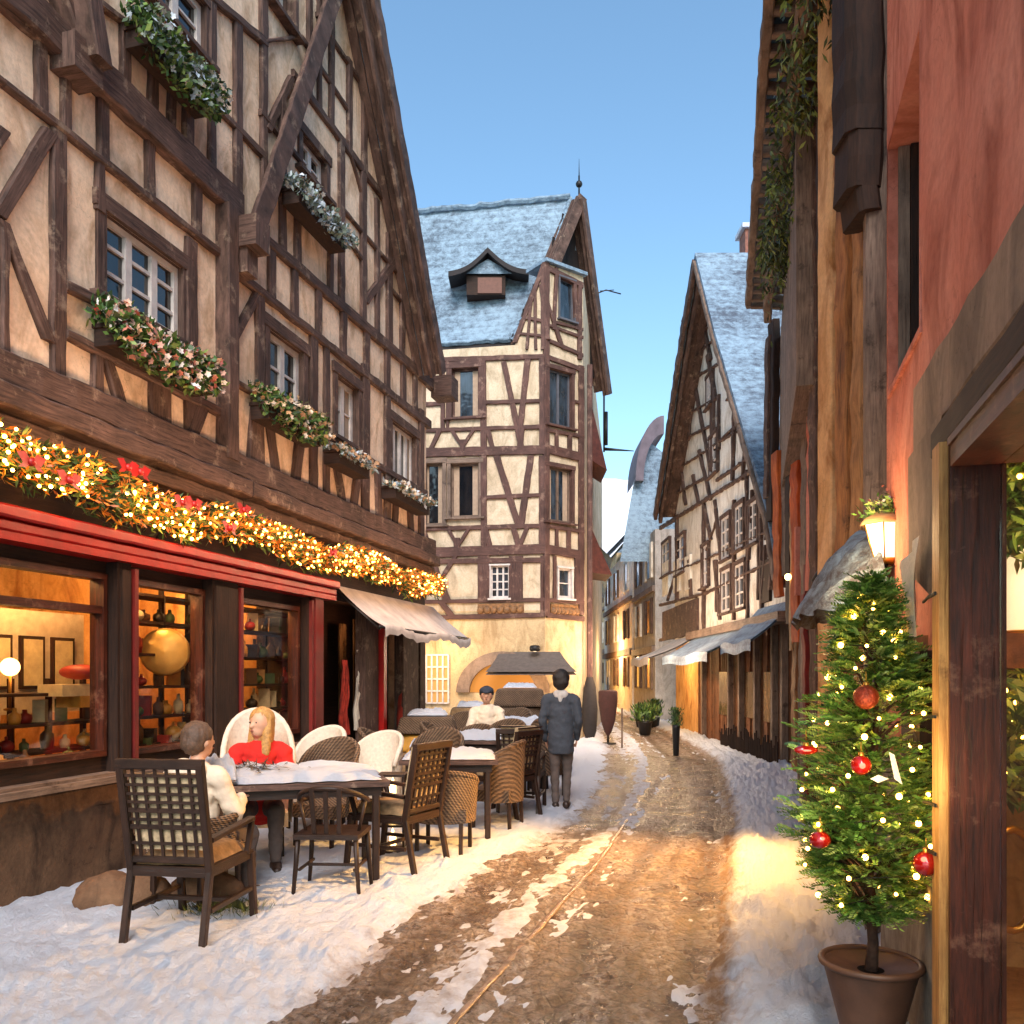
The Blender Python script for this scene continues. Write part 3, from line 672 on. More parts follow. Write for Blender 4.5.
# ---- shop front under the jetty (belongs to A1 up to the awning, then A2)
PS = PA.shift(-.02)
def shoph(x0, y0, x1, y1): return hole(PA, x0, y0, x1, y1)
S1 = [PA.uz(-75, 600)[0], PA.uz(106, 600)[0], 1.0, 2.46]; S2 = [PA.uz(125, 600)[0], PA.uz(204, 600)[0], .98, 2.46]; S3 = [PA.uz(233, 600)[0], PA.uz(299, 600)[0], .98, 2.44]
uX = PA.uz(322, 600)[0]
mb = MB(); PS.wall(mb, [(uN, .8), (uX, .8), (uX, 3.6), (uN, 3.6)], [S1, S2, S3], step=.5, amp=0); mb.build('shop_front', TIMD, A1)
mb = MB(); PA.wall(mb, [(uN, -.1), (uX, -.1), (uX, .8), (uN, .8)], off=.04, amp=.03, step=.2); mb.build('base_wall', BASEW, A1)
mb = MB(); PA.box(mb, uN, uX, .80, .85, -.1, .15); PA.box(mb, uN, uX, .851, .875, -.1, .10); mb.build('window_ledge', TIMG, A1)
for x, w_ in ((115, 14), (217, 26), (309, 14)):
    mb = MB(); a, b = PA.uz(x-w_/2, 600)[0], PA.uz(x+w_/2, 600)[0]; PA.box(mb, a, b, .876, 2.56, -.02, .09); PA.box(mb, a+.03, b-.03, .9, 2.5, .09, .115); mb.build('pillar', TIMD, A1)
for x in (123.5, 231, 303): mb = MB(); a = PA.uz(x, 600)[0]; PA.box(mb, a-.022, a+.022, .88, 2.52, .0, .13); mb.build('red_trim', REDD, A1)
mb = MB()
for h, bars in ((S1, 1), (S2, 0), (S3, 0)):
    for a, b, c, d in ((h[0], h[1], h[2], h[2]+.05), (h[0], h[1], h[3]-.05, h[3]), (h[0], h[0]+.04, h[2]+.05, h[3]-.05), (h[1]-.04, h[1], h[2]+.05, h[3]-.05)): PA.box(mb, a, b, c, d, -.12, .012)
    if bars: PA.box(mb, h[0]+.04, h[1]-.04, 2.14, 2.2, -.1, .0)
mb.build('shop_window_frame', MAHOG, A1)
mb = MB(); PA.timber_uz(mb, ((uN, 2.62), (uN, 2.70)), ((uX+.05, 2.62), (uX+.05, 2.70)), .17, jit=.003); PA.timber_uz(mb, ((uN, 2.705), (uN, 2.79)), ((uX+.05, 2.705), (uX+.05, 2.79)), .22, jit=.003)
PA.box(mb, uN, uX+.05, 2.56, 2.615, -.02, .17); mb.build('red_cornice', REDP, A1)
mb = MB()
for h in (S1, S2, S3): PA.box(mb, h[0]+.02, h[1]-.02, h[2]+.02, h[3]-.02, -.075, -.065)
mb.build('shop_pane', GLASS, A1)
# interior room
mb = MB(); D_ = 2.6
for q in (((uN, .3), (uX+.0, .3)),):
    a, b = uN, uX
    P_ = PA.p
    mb.add([P_(a, .3, -D_), P_(b, .3, -D_), P_(b, 2.9, -D_), P_(a, 2.9, -D_)], [(0, 1, 2, 3)])
    mb.add([P_(a, .3, -D_), P_(b, .3, -D_), P_(b, .3, -.1), P_(a, .3, -.1)], [(0, 1, 2, 3)])
    mb.add([P_(a, 2.9, -D_), P_(b, 2.9, -D_), P_(b, 2.9, -.1), P_(a, 2.9, -.1)], [(0, 1, 2, 3)])
    for e in (a, b): mb.add([P_(e, .3, -D_), P_(e, .3, -.1), P_(e, 2.9, -.1), P_(e, 2.9, -D_)], [(0, 1, 2, 3)])
mb.build('interior_wall', OCHRE, A1)
mb = MB(); PA.box(mb, S1[0], S1[1], .86, .95, -.9, -.12); PA.box(mb, S2[0], S3[1], .86, .95, -.7, -.12); mb.build('display_sill', MAHOG, A1)
GOODM = [plain('goods_gold', lin('#c79038'), .4, var=.3), plain('goods_red', lin('#8e1c14'), .5), plain('goods_cream', lin('#d8c49a'), .6), plain('goods_brown', lin('#5a3a20'), .6), plain('goods_green', lin('#3f5a2c'), .6), plain('goods_dark', lin('#20160f'), .4)]
BRASS = plain('brass', lin('#c8923c'), .3, .8)
def goods(P, u, z, off, m=None, tall=None):
    mb = MB(); k = random.random(); c = P.p(u, z, off); s_ = random.uniform(.045, .085); h = random.uniform(.1, .24) if tall is None else tall
    if k < .35: mb.box(c+Vector((0, 0, h/2)), (s_*1.7, s_*1.3, h), Matrix.Rotation(random.random(), 3, 'Z'))
    elif k < .75: mb.lathe([(0, 0), (s_*.7, 0), (s_*.85, h*.3), (s_*.8, h*.6), (s_*.3, h*.75), (s_*.28, h), (0, h)], c, 12)
    else: mb.ball(c+Vector((0, 0, s_*.8)), s_, 12, 8, (1, 1, .85)); mb.tube([c+Vector((0, 0, s_*1.5)), c+Vector((0, 0, s_*2.1))], .012, 6)
    o = mb.build(['box_of_sweets', 'jar', 'small_bauble'][0 if k < .35 else 1 if k < .75 else 2], m or random.choice(GOODM), loc=c)
    return tag(o, ['small wrapped box among the goods shown in the lit shop window', 'small jar among the goods shown in the lit shop window', 'small round ornament among the goods shown in the lit shop window'][0 if k < .35 else 1 if k < .75 else 2], ['box', 'jar', 'ornament'][0 if k < .35 else 1 if k < .75 else 2], 'goods shown in the lit shop windows')
shn = {0: 'display shelf with hanging rail behind the leftmost shop window', 1: 'display shelf crowded with goods behind the round gold ornament', 2: 'display shelf behind the third shop window beside the red post'}
for i, (h, offs) in enumerate(((S1, -.8), (S2, -.5), (S3, -.5))):
    sh = empty('display_shelf', PA.p((h[0]+h[1])/2, .95, offs), label=shn[i], cat='shelf')
    mb = MB(); Q = PA.shift(offs+.1); x0_, x1_ = ((-8, 104), (122, 207), (231, 304))[i]; lo, hi = Q.uz(x0_, 0)[0], Q.uz(x1_, 0)[0]
    zs = (1.02, 1.27, 1.55, 1.85, 2.15, 2.4) if i else (1.02, 1.25, 1.5)
    for z in zs: PA.box(mb, lo, hi, z-.025, z, offs-.16, offs+.16)
    mb.build('shelf_board', TIMD, sh); mb = MB()
    for u in [lo+(hi-lo)*k/3 for k in range(4)]: PA.box(mb, u-.02, u+.02, .4, 2.5 if i else 1.62, offs-.15, offs-.11)
    mb.build('upright', TIMD, sh)
    for z in zs[:-1]:
        u = lo+.08
        while u < hi-.05:
            if random.random() < .92: goods(PA, u, z, offs+random.uniform(-.02, .1))
            u += random.uniform(.11, .2)
    u = h[0]+.1
    while u < h[1]-.05: goods(PA, u, .951, -.3+random.uniform(-.1, .08)); u += random.uniform(.2, .38)
for u, off, pw in ((S1[0]+1.2, -.5, 30), (S1[1]+.3, -.9, 30), (S2[0]+.6, -.25, 20), (S3[0]+.6, -.25, 22), (S3[1]+.1, -1.6, 40)):
    lamp('ceiling_spot', PA.p(u, 2.6, off), pw, (1, .58, .22), .08)
# white wall with framed prints behind window 1
q0 = PA.shift(-1.25); a = q0.uz(-20, 612); b = q0.uz(82, 690)
pb = empty('picture_display', q0.p(a[0], b[1]), label='white display wall with framed prints inside the leftmost shop window', cat='panel')
mb = MB(); q0.box(mb, a[0]-.6, b[0], b[1]-.2, a[1]+.05, -.03, .02); mb.build('board', plain('panel_white', lin('#c9b8a2'), .7), pb)
for k in range(3):
    u = b[0]-.25-k*.36; mb = MB(); q0.box(mb, u-.17, u+.1, b[1]+.02, a[1]-.18, .02, .05); fr = mb.build('print_frame', TIMD, pb); mb = MB(); q0.box(mb, u-.14, u+.07, b[1]+.05, a[1]-.21, .05, .056); mb.build('print', GOODM[2], fr)
# round golden disc in window 2
c = PA.shift(-.3); q = c.uz(165, 652); rr = .0
gd = empty('round_ornament', c.p(q[0], q[1]), label='large round golden ornament hanging in the second lit shop window', cat='ornament')
mb = MB(); ax = Matrix(((.955, 0, .296), (.296, 0, -.955), (0, 1, 0)))
mb.lathe([(0, .06), (.12, .05), (.2, .028), (.225, 0), (.2, -.02), (0, -.03)], c.p(q[0], q[1]), 32, axis=ax); mb.build('disc', plain('pale_gold', lin('#e0b464'), .35, .3, bs=.3, sc_=5), gd)
mb = MB(); mb.tube([c.p(q[0], q[1]+.22), c.p(q[0], 2.4)], .005, 5); mb.build('cord', BLACKP, gd)
# small ball lamp in window 1
c = PA.shift(-.9); q = c.uz(10, 667); bl = empty('ball_lamp', c.p(*q), label='small glowing round lamp inside the leftmost shop window', cat='lamp')
mb = MB(); mb.ball(c.p(*q), .075, 16, 10); mb.build('globe', LAMPW, bl); mb = MB(); mb.tube([c.p(q[0], q[1]-.07), c.p(q[0], q[1]-.35)], .012, 6); mb.ball(c.p(q[0], q[1]-.35), .05, 10, 5, (1, 1, .3)); mb.build('lamp_stand', BRASS, bl)
c = PA.shift(-.6); q = c.uz(80, 672); mb = MB(); mb.ball(c.p(q[0], q[1]), .16, 14, 9, (1.1, .7, .42)); mb.build('red_cushion', GOODM[1], label='red cushion lying on the shelf in the leftmost shop window', cat='cushion', loc=c.p(*q))
for k, (x, y, w_) in enumerate(((75, 690, .5), (88, 701, .4))):
    q = c.uz(x, y); mb = MB(); c.box(mb, q[0]-w_/2, q[0]+w_/2, q[1]-.05, q[1]+.05, -.15, .1)
    mb.build('stacked_box', GOODM[2] if k == 0 else GOODM[0], label='%s box under the red cushion in the leftmost shop window' % ('upper cream' if k == 0 else 'lower gold'), cat='box', loc=c.p(*q))

# ---- doorway bay of A2 (dark, recessed), posts and red drapes
uD0, uD1 = uX, uE
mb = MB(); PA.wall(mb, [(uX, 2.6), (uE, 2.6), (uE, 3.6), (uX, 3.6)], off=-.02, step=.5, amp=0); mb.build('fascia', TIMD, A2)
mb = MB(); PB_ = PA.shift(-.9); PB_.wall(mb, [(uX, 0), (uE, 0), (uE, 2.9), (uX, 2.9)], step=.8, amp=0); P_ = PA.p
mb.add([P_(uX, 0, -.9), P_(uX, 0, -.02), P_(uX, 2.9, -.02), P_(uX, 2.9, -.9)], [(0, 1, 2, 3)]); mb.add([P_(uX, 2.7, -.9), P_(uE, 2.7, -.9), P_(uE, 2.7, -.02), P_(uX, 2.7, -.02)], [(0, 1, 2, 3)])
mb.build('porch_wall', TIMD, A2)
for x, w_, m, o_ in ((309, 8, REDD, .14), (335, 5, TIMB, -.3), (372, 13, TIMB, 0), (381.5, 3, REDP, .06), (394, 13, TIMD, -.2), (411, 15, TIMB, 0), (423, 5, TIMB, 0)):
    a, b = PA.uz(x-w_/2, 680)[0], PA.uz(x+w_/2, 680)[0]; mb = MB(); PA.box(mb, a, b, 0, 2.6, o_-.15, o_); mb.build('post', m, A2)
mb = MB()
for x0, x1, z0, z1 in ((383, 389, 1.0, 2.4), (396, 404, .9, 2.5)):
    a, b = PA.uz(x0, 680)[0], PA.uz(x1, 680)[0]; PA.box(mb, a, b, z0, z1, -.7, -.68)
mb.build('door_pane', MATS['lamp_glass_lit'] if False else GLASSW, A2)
FAB = plain('red_fabric', lin('#a8301e'), .9, var=.6, sc_=9, bs=.5)
for k, (x, y0, y1, w_) in enumerate(((344, 660, 735, .22), (358, 650, 730, .16), (403, 650, 742, .3))):
    c = PA.shift(-.12 if k < 2 else -.05); mb = MB(); vs = []; n = 18; rows = 16; u0, zt_ = c.uz(x, y0); zb = c.uz(x, y1)[1]
    for j in range(rows+1):
        t = j/rows; ww = w_*(.25+.9*t**.7)
        for i in range(n+1):
            s_ = i/n-.5; vs.append(c.p(u0+s_*ww+.03*math.sin(t*7), zt_+(zb-zt_)*t, .035*math.sin(s_*26+t*3)+.03*noise.noise(Vector((s_*4, t*5, k)))))
    mb.add(vs, [(j*(n+1)+i, j*(n+1)+i+1, (j+1)*(n+1)+i+1, (j+1)*(n+1)+i) for j in range(rows) for i in range(n)], smooth=True)
    mb.build('hanging_scarf', [FAB, WHCL, FAB][k], label=['red scarf hanging in the dark doorway under the grey awning', 'pale scarf hanging next to the red one in the doorway', 'red and pink drape hanging by the farther porch post'][k], cat='scarf', loc=c.p(u0, zb))
lamp('porch_light', PA.p((uX+uE)/2, 2.35, -.35), 4, (1, .5, .25), .06)
# awning
aw = []; mb = MB(); a = PA.uz(330, 596); b = PA.uz(422, 648); n, m_ = 26, 12; vs = []
u0, u1 = a[0]+.1, uE+.25; za = 2.78; reach = .62
for j in range(m_+1):
    t = j/m_
    for i in range(n+1):
        s_ = i/n; sag = .035*math.sin(s_*math.pi*4)*t+.04*noise.noise(Vector((s_*5, t*3, 1)))*t
        if t < .8: vs.append(PA.p(u0+(u1-u0)*s_+t*.15, za-.5*(t/.8)+sag-.1*math.sin(t*3.14)*.6, .03+reach*t/.8))
        else: vs.append(PA.p(u0+(u1-u0)*s_+.12, za-.5-(t-.8)*.7+sag-.02*math.cos(s_*60), .03+reach))
mb.add(vs, [(j*(n+1)+i, j*(n+1)+i+1, (j+1)*(n+1)+i+1, (j+1)*(n+1)+i) for j in range(m_) for i in range(n)], smooth=True)
awn = mb.build('awning', CLOTHG, A2)
mb = MB()
for u in (u0+.05, (u0+u1)/2, u1-.05): mb.tube([PA.p(u, 2.72, 0), PA.p(u, 2.22, reach*.98)], .014, 6)
mb.tube([PA.p(u0, 2.25, reach), PA.p(u1+.1, 2.25, reach)], .02, 8); mb.build('awning_frame', BLACKP, awn)

# ---- flower boxes
def flower_box(P, x0, x1, u0, u1, z, n, petal, label, drop=.22, leafm=None, h=.2):
    r_ = empty('flower_box', P.p((u0+u1)/2, z), label=label, cat='flower box', group='flower boxes under the windows')
    mb = MB(); P.box(mb, u0, u1, z-.16, z, .06, .27); P.box(mb, u0-.015, u1+.015, z-.02, z+.012, .05, .285); mb.build('box', TIMD, r_)
    def pt():
        u = random.uniform(u0-.08, u1+.08); t = random.random(); o = random.uniform(.08, .36); k = math.sin(math.pi*(u-u0+.1)/(u1-u0+.2))*.5+.5
        zz = z+random.uniform(-drop*k, h*(.6+.4*noise.noise(Vector((u*5, 0, z))))) if o > .2 else z+random.uniform(0, h)
        return P.p(u, zz, o+.05*noise.noise(Vector((u*6, zz*6, 0)))), Vector((P.n.x, P.n.y, 0))*.6
    mb = MB(); leaves(mb, int(n*1.3), pt, .075, .045); mb.build('foliage', leafm or LEAF, r_)
    mb = MB()
    for _ in range(int(n*.34)):
        p, nd = pt(); p = p+nd*.07+Vector((0, 0, .015))
        q = Vector((random.gauss(0, 1), random.gauss(0, 1), random.gauss(0, 1))).normalized(); cc = random.random()
        for k in range(5):
            a = q.orthogonal().normalized(); a.rotate(Matrix.Rotation(k*1.256, 3, q)); mb.leaf(p, a+nd*.5, q, .034, .026, cc)
    mb.build('flowers', petal, r_); return r_
def fb(x0, x1, xm, ym, label, n, petal, drop=.22, leafm=None, hh=.2):
    Q = PA.shift(.17); return flower_box(PA, 0, 0, Q.uz(x0, ym)[0], Q.uz(x1, ym)[0], Q.uz(xm, ym)[1], n, petal, label, drop, leafm, hh)
fb(106, 203, 155, 352, 'full flower box of pink and white blooms under the large white-framed window', 1500, PETAL, .26, hh=.2)
fb(137, 205, 170, 62, 'evergreen flower box with red blooms at the top window on the left', 1100, FROST, .28, LEAF)
fb(260, 313, 286, 418, 'flower box of pale dried blooms with green trailing leaves, second window', 900, DRY, .22)
fb(332, 362, 346, 458, 'small ochre box with frosted sprigs below the narrow curtained window', 450, DRY, .06, FROST, .07)
fb(389, 423, 406, 496, 'long carved box with frosted sprigs at the last window before the corner', 550, DRY, .05, FROST, .07)
fb(291, 338, 314, 214, 'frosted grey flower box under the small gable window', 800, FROST, .16, FROST, .14)

# ---- string of lights over the red cornice
gz0, gz1 = 2.84, 3.3
gl = empty('light_garland', PA.p(6, 3), label='long evergreen garland full of glowing warm bulbs above the red cornice', cat='garland')
def gpt(u=None):
    u = random.uniform(PA.uz(-60, 500)[0], uE+.05) if u is None else u
    c = 3.06+.05*math.sin(u*2.3)+.04*noise.noise(Vector((u*2, 0, 0))); hh = .17+.08*noise.noise(Vector((u*1.4, 5, 0)))
    t = random.uniform(-1, 1); o = .2+.16*math.sqrt(max(0, 1-t*t))*random.uniform(.3, 1)
    return u, PA.p(u, c+t*hh, o)
mb = MB()
for _ in range(4200):
    u, p = gpt(); p = p-Vector((PA.n.x, PA.n.y, 0))*.05
    mb.leaf(p, Vector((PA.n.x, PA.n.y, -.3))+Vector([random.gauss(0, .9) for _ in range(3)]), [random.gauss(0, 1) for _ in range(3)], .1, .022)
mb.build('foliage', LEAF, gl)
mb = MB()
for _ in range(3000):
    u, p = gpt(); mb.leaf(p+Vector((PA.n.x, PA.n.y, 0))*.01, Vector((PA.n.x, PA.n.y, -.3))+Vector([random.gauss(0, .9) for _ in range(3)]), [random.gauss(0, 1) for _ in range(3)], .075, .02)
mb.build('glow_leaves', GLOWLEAF, gl)  # leaves added to imitate the golden haze around the bulbs
mb = MB(); pts = [PA.p(u, 3.05+.06*math.sin(u*2.3), .2) for u in [PA.uz(-60, 500)[0]+k*.2 for k in range(int((uE-PA.uz(-60, 500)[0])/.2)+1)]]
mb.tube(pts, .05, 6); mb.build('stem', LEAF, gl)
pos = []
for _ in range(4000):
    u, p = gpt(); p = p+Vector((PA.n.x, PA.n.y, 0))*.035
    if noise.noise(Vector((u*1.7, 9, 1))) < -.25: continue
    if all((p-q).length > .042 for q in pos): pos.append(p)
    if len(pos) > 400: break
pos.sort(key=lambda p: p.y)
for p in pos[:99]:
    mb = MB(); mb.ball(p, random.uniform(.009, .015), 8, 6); mb.build('bulb', BULB, gl)
mb = MB()
for p in pos[99:]: mb.ball(p, random.uniform(.011, .017), 6, 4)
mb.build('bulb', BULBS, gl, kind='stuff')
k = 0
for u in [PA.uz(x, 500)[0] for x in (-20, 20, 82, 95, 140, 152, 190, 205, 300)]:
    mb = MB(); c = PA.p(u, 3.12+random.uniform(-.14, .12), .42)
    for s_ in (-1, 1):
        for t in (.35, -.5): mb.leaf(c, Vector((PA.d.x*s_, PA.d.y*s_, t)), (PA.n.x, PA.n.y, .1), .13 if t > 0 else .12, .085 if t > 0 else .04)
    mb.ball(c, .03, 8, 6); mb.build('bow', REDP, gl)
for x in (20, 100, 180, 250, 310, 365, 400): u = PA.uz(x, 500)[0]; lamp('garland_glow', PA.p(u, 3.15, 1.0), 15 if x < 300 else 20, (1, .60, .34), .15)
# ------------------------------------------------------------------ corner house B
B = empty('half_timbered_house', PF.p(-1.5, 0), label='tall cream corner house with reddish beams and steep snowy roof in the middle', cat='house', group='half-timbered houses along the street')
uL = -6.0; zB = PF.uz(480, 355)[1]; zF0 = PF.uz(480, 611)[1]
FW1 = hole(PF, 452, 369, 479, 416); FW2 = hole(PF, 451, 464, 479, 516); FW3 = hole(PF, 422, 464, 443, 524); FW4 = hole(PF, 491, 566, 509, 597)
u2 = PH.uz(583, 400)[0]
HW1 = hole(PH, 548, 368, 571, 428); HW2 = hole(PH, 547, 466, 571, 523); HW3 = hole(PH, 558, 568, 571, 598); HW0 = hole(PH, 559, 277, 574, 322)
slA = PF.uz(515, 345); slB = PF.uz(545, 262); ztop = slB[1]
zch = PH.uz(583, 283)[1]
mb = MB(); PF.wall(mb, [(uL, zF0), (0, zF0), (0, ztop), (slA[0], slA[1]), (uL, slA[1])], [FW1, FW2, FW3, FW4], step=.6)
PH.wall(mb, [(0, zF0), (u2, zF0), (u2, ztop), (0, ztop)], [HW0, HW1, HW2, HW3], step=.6); mb.build('wall', CREAM2, B)
mb = MB(); PF.wall(mb, [(uL, -.1), (0, -.1), (0, zF0), (uL, zF0)], step=.6); PH.wall(mb, [(0, -.1), (u2, -.1), (u2, zF0), (0, zF0)], step=.6)
mb.build('ground_floor_wall', YELLOW, B)
# street side wall behind the chamfer
c2 = PH.p(u2, 0); PG = Plane(c2.x, c2.y, .16, 1, 1)
mb = MB(); PG.wall(mb, [(0, -.1), (9, -.1), (9, ztop-2), (0, ztop)], step=.8); mb.build('side_wall', CREAM2, B)
TB = [(422, 453, 545, 450, 9), (422, 553, 545, 549, 10), (422, 562, 545, 560, 5), (422, 529, 545, 526, 4.5), (422, 431, 545, 427, 4), (482, 403, 545, 401, 4), (422, 405, 444, 404, 4), (480, 498, 545, 495, 4), (422, 602, 545, 600, 4), (422, 361, 545, 357, 5),
      (422, 618, 545, 615, 5), (443, 358, 443, 430, 4), (483, 360, 484, 450, 6), (448, 358, 448, 430, 3), (504, 362, 522, 450, 5.5), (528, 360, 520, 430, 6), (542, 358, 542, 450, 5), (522, 428, 520, 450, 6),
      (430, 452, 440, 430, 5), (452, 430, 462, 446, 4), (474, 430, 463, 447, 4), (463, 440, 463, 452, 5), (488, 430, 493, 450, 5),
      (484, 456, 484, 550, 6), (497, 456, 519, 527, 6.5), (531, 456, 521, 527, 6.5), (542, 456, 542, 550, 6), (513, 526, 520, 550, 6), (528, 526, 518, 550, 5), (486, 528, 491, 550, 5),
      (424, 455, 424, 600, 5), (430, 550, 424, 528, 4), (448, 528, 457, 545, 4), (470, 528, 459, 545, 4), (457, 538, 457, 552, 6), 
      (433, 556, 440, 582, 5), (440, 582, 447, 600, 8), (456, 556, 441, 580, 5), (484, 556, 484, 600, 12), (516, 556, 516, 600, 14), (440, 600, 452, 616, 7), (542, 556, 542, 616, 3)]
mb = MB()
for t in TB: PF.timber(mb, *t[:4], t[4], proud=.06, ch=.01)
TH = [(546, 449, 583, 458, 9), (546, 430, 583, 437, 4), (546, 357, 583, 371, 5), (546, 549, 583, 556, 9), (546, 526, 583, 532, 4), (546, 600, 583, 603, 4), (546, 615, 583, 619, 5), (580.5, 366, 580.5, 615, 5), (574, 402, 580, 403, 3), (556, 430, 556, 450, 3), (569, 433, 569, 455, 4),
      (556, 528, 556, 552, 3), (568, 530, 568, 552, 4), (554, 556, 554, 600, 3), (576, 556, 576, 603, 4), (546, 262, 546, 616, 5),
      (546, 340, 582, 356, 4), (546, 325, 582, 338, 3), (546, 300, 560, 345, 3), (556, 268, 553, 330, 3), (556, 330, 563, 350, 3), (579, 283, 579, 360, 4), (574, 280, 576, 330, 3), (552, 322, 582, 330, 3), (546, 268, 582, 286, 6)]
for t in TH: PH.timber(mb, *t[:4], t[4], proud=.06, ch=.01)
for t in [(515, 343, 545, 263, 5), (531, 303, 527, 350, 3), (524, 318, 545, 322, 3), (520, 334, 545, 337, 3), (541, 285, 548, 340, 4), (535, 290, 536, 350, 3), (543, 265, 543, 350, 4)]: PF.timber(mb, *t[:4], t[4], proud=.06, ch=.01)
mb.build('timber_frame', TIMR, B)
FRB = plain('window_frame_bluegrey', lin('#57565c'), .6)
for h in (FW1,): window(PF, B, *h, 1, 1, casew=.12, frame=TIMR, case=TIMR, glass=GLASSB, recess=.1, curtain=True)
window(PF, B, *FW2, 1, 1, casew=.09, frame=TIMG, case=TIMG, glass=GLASSD, recess=.1, curtain=True); window(PF, B, *FW3, 1, 1, casew=.09, frame=TIMG, case=TIMG, glass=GLASSD, recess=.1, curtain=True)
window(PF, B, *FW4, 3, 4, casew=.03, fw=.03, mw=.03, glass=GLASSB, recess=.05, case=WHITE)
window(PH, B, *HW1, 2, 1, casew=.08, frame=FRB, case=TIMR, glass=GLASSB, recess=.08); window(PH, B, *HW2, 2, 1, casew=.08, frame=TIMG, case=TIMR, glass=GLASSB, recess=.08, curtain=True)
window(PH, B, *HW3, 1, 2, casew=.04, case=WHITE, glass=GLASSB, recess=.05); window(PH, B, *HW0, 1, 1, casew=.03, frame=FRB, case=FRB, glass=GLASSB, recess=.05)
CGW = plain('carved_gilt_wood', lin('#8a5f35'), .6, var=.7, sc_=14, bs=.8)
for (x0, x1, pl) in ((478, 524, PF), (550, 577, PH)):
    mb = MB(); a, b = pl.uz(x0, 609)[0], pl.uz(x1, 609)[0]; z0, z1 = pl.uz(x0, 617)[1], pl.uz(x0, 604)[1]
    pl.box(mb, a, b, z0, z1, 0, .05)
    for k in range(7):
        uu = a+(b-a)*(k+.5)/7; mb.ball(pl.p(uu, (z0+z1)/2, .06), .09, 8, 6, (1, .4, 1))
    mb.build('carved_panel', CGW, B)
# oriel snow ledge and roof
mb = MB(); PH.box(mb, -.05, u2+.05, ztop-.02, ztop+.06, -.7, .12); mb.build('snow_ledge', ROOFS, B)
apx = at(570, 199, 22.6); el = at(511, 341, 21.6); er = at(597, 388, 24.4); el.z = er.z = (el.z+er.z)/2+.1
el = at(515, 337, 0.001) if False else el
dF = Vector((-PF.d.x, -PF.d.y, 0))           # ridge runs to the left along the front
def roofpatch(p0, p1, q0, q1, n=24, amp=.03, sag=0):
    """grid between edge p0-p1 (eave) and q0-q1 (ridge)"""
    vs = []; 
    for j in range(n+1):
        for i in range(n+1):
            a = p0.lerp(p1, i/n); b = q0.lerp(q1, i/n); v = a.lerp(b, j/n)
            v = v+Vector((0, 0, amp*noise.noise(v*1.5)-sag*math.sin(math.pi*j/n))); vs.append(v)
    return vs, [(j*(n+1)+i, j*(n+1)+i+1, (j+1)*(n+1)+i+1, (j+1)*(n+1)+i) for j in range(n) for i in range(n)]
LN = 7.5
mb = MB(); eL = el+dF*LN; rL = apx+dF*(LN+1.4)
midl = el.lerp(apx, .42)                     # slope breaks where the dormer stands
vs, fs = roofpatch(el, eL, apx, rL, 30, .05, .25); mb.add(vs, fs, smooth=True)
vs2 = [v+Vector((0, 0, -.16)) for v in vs]; mb.add(vs2, fs)
back = er+dF*LN
vs, fs = roofpatch(er, back, apx, rL, 16, .03, .2); mb.add(vs, fs, smooth=True); mb.add([v+Vector((0, 0, -.16)) for v in vs], fs)
rB = mb.build('roof', ROOFS, B)
mb = MB(); mb.bar(eL+Vector((0, -.05, .02)), el+Vector((0, -.05, .02)), .3, .14, jit=.02, ch=.4); mb.bar(apx+Vector((0, 0, .03)), rL+Vector((0, 0, .03)), .28, .14, jit=.025, ch=.4)
for k in range(0, 30, 1):
    p = el.lerp(apx, k/30); q = el.lerp(apx, (k+1)/30); mb.bar(p+Vector((0, 0, .02-.25*math.sin(math.pi*k/30))), q+Vector((0, 0, .02-.25*math.sin(math.pi*(k+1)/30))), .16, .08, jit=.01)
mb.build('snow_lip', ROOFS, rB)
mb = MB()
nG = (er-el).cross(Vector((0, 0, 1))).normalized()
if nG.y > 0: nG = -nG
o = nG*.35
for off, wdt in ((.42, .26), (.30, .2)):
    mb.bar(el+nG*off-Vector((0, 0, .12)), apx+nG*off-Vector((0, 0, .1)), .07, wdt, up=(0, 0, 1)); mb.bar(er+nG*off-Vector((0, 0, .5)), apx+nG*off-Vector((0, 0, .15)), .09, wdt*1.3, up=(0, 0, 1))
for k in range(4):
    t = k*.11-.02; mb.bar(er+nG*t-Vector((0, 0, .35)), apx+nG*t-Vector((0, 0, .12)), .13, .06, up=(0, 0, 1)); mb.bar(el+nG*t-Vector((0, 0, .1)), apx+nG*t-Vector((0, 0, .08)), .13, .06, up=(0, 0, 1))
mb.build('verge_board', TIMB, rB)
mb = MB(); vs = [el+Vector((0, 0, 0)), er, apx-Vector((0, 0, .1))]; mb.add(vs, [(0, 1, 2)])
for k in range(12):
    t = (k+.5)/12; p = el.lerp(er, t); top = (el.lerp(apx, t*2) if t < .5 else er.lerp(apx, (1-t)*2)); mb.bar(p+nG*.03, top+nG*.03-Vector((0, 0, .15)), .02, .2*1.7, up=(er-el).normalized(), ch=.05)
mb.build('gable_boards', ROOFD, B)
mb = MB(); mb.bar(eL+Vector((0, 0, -.15)), el+Vector((0, 0, -.12)), .22, .2); mb.bar(eL+Vector((0, -.1, -.35)), el+Vector((0, -.1, -.32)), .12, .14); mb.build('eaves', ROOFD, rB)
mb = MB(); mb.tube([apx+nG*.3, apx+nG*.3+Vector((0, 0, .5))], .025, 6); mb.ball(apx+nG*.3+Vector((0, 0, .28)), .09, 10, 7); mb.tube([apx+nG*.3+Vector((0, 0, .5)), apx+nG*.3+Vector((0, 0, .95))], [.015, .004], 5); mb.build('finial', BLACKP, rB)
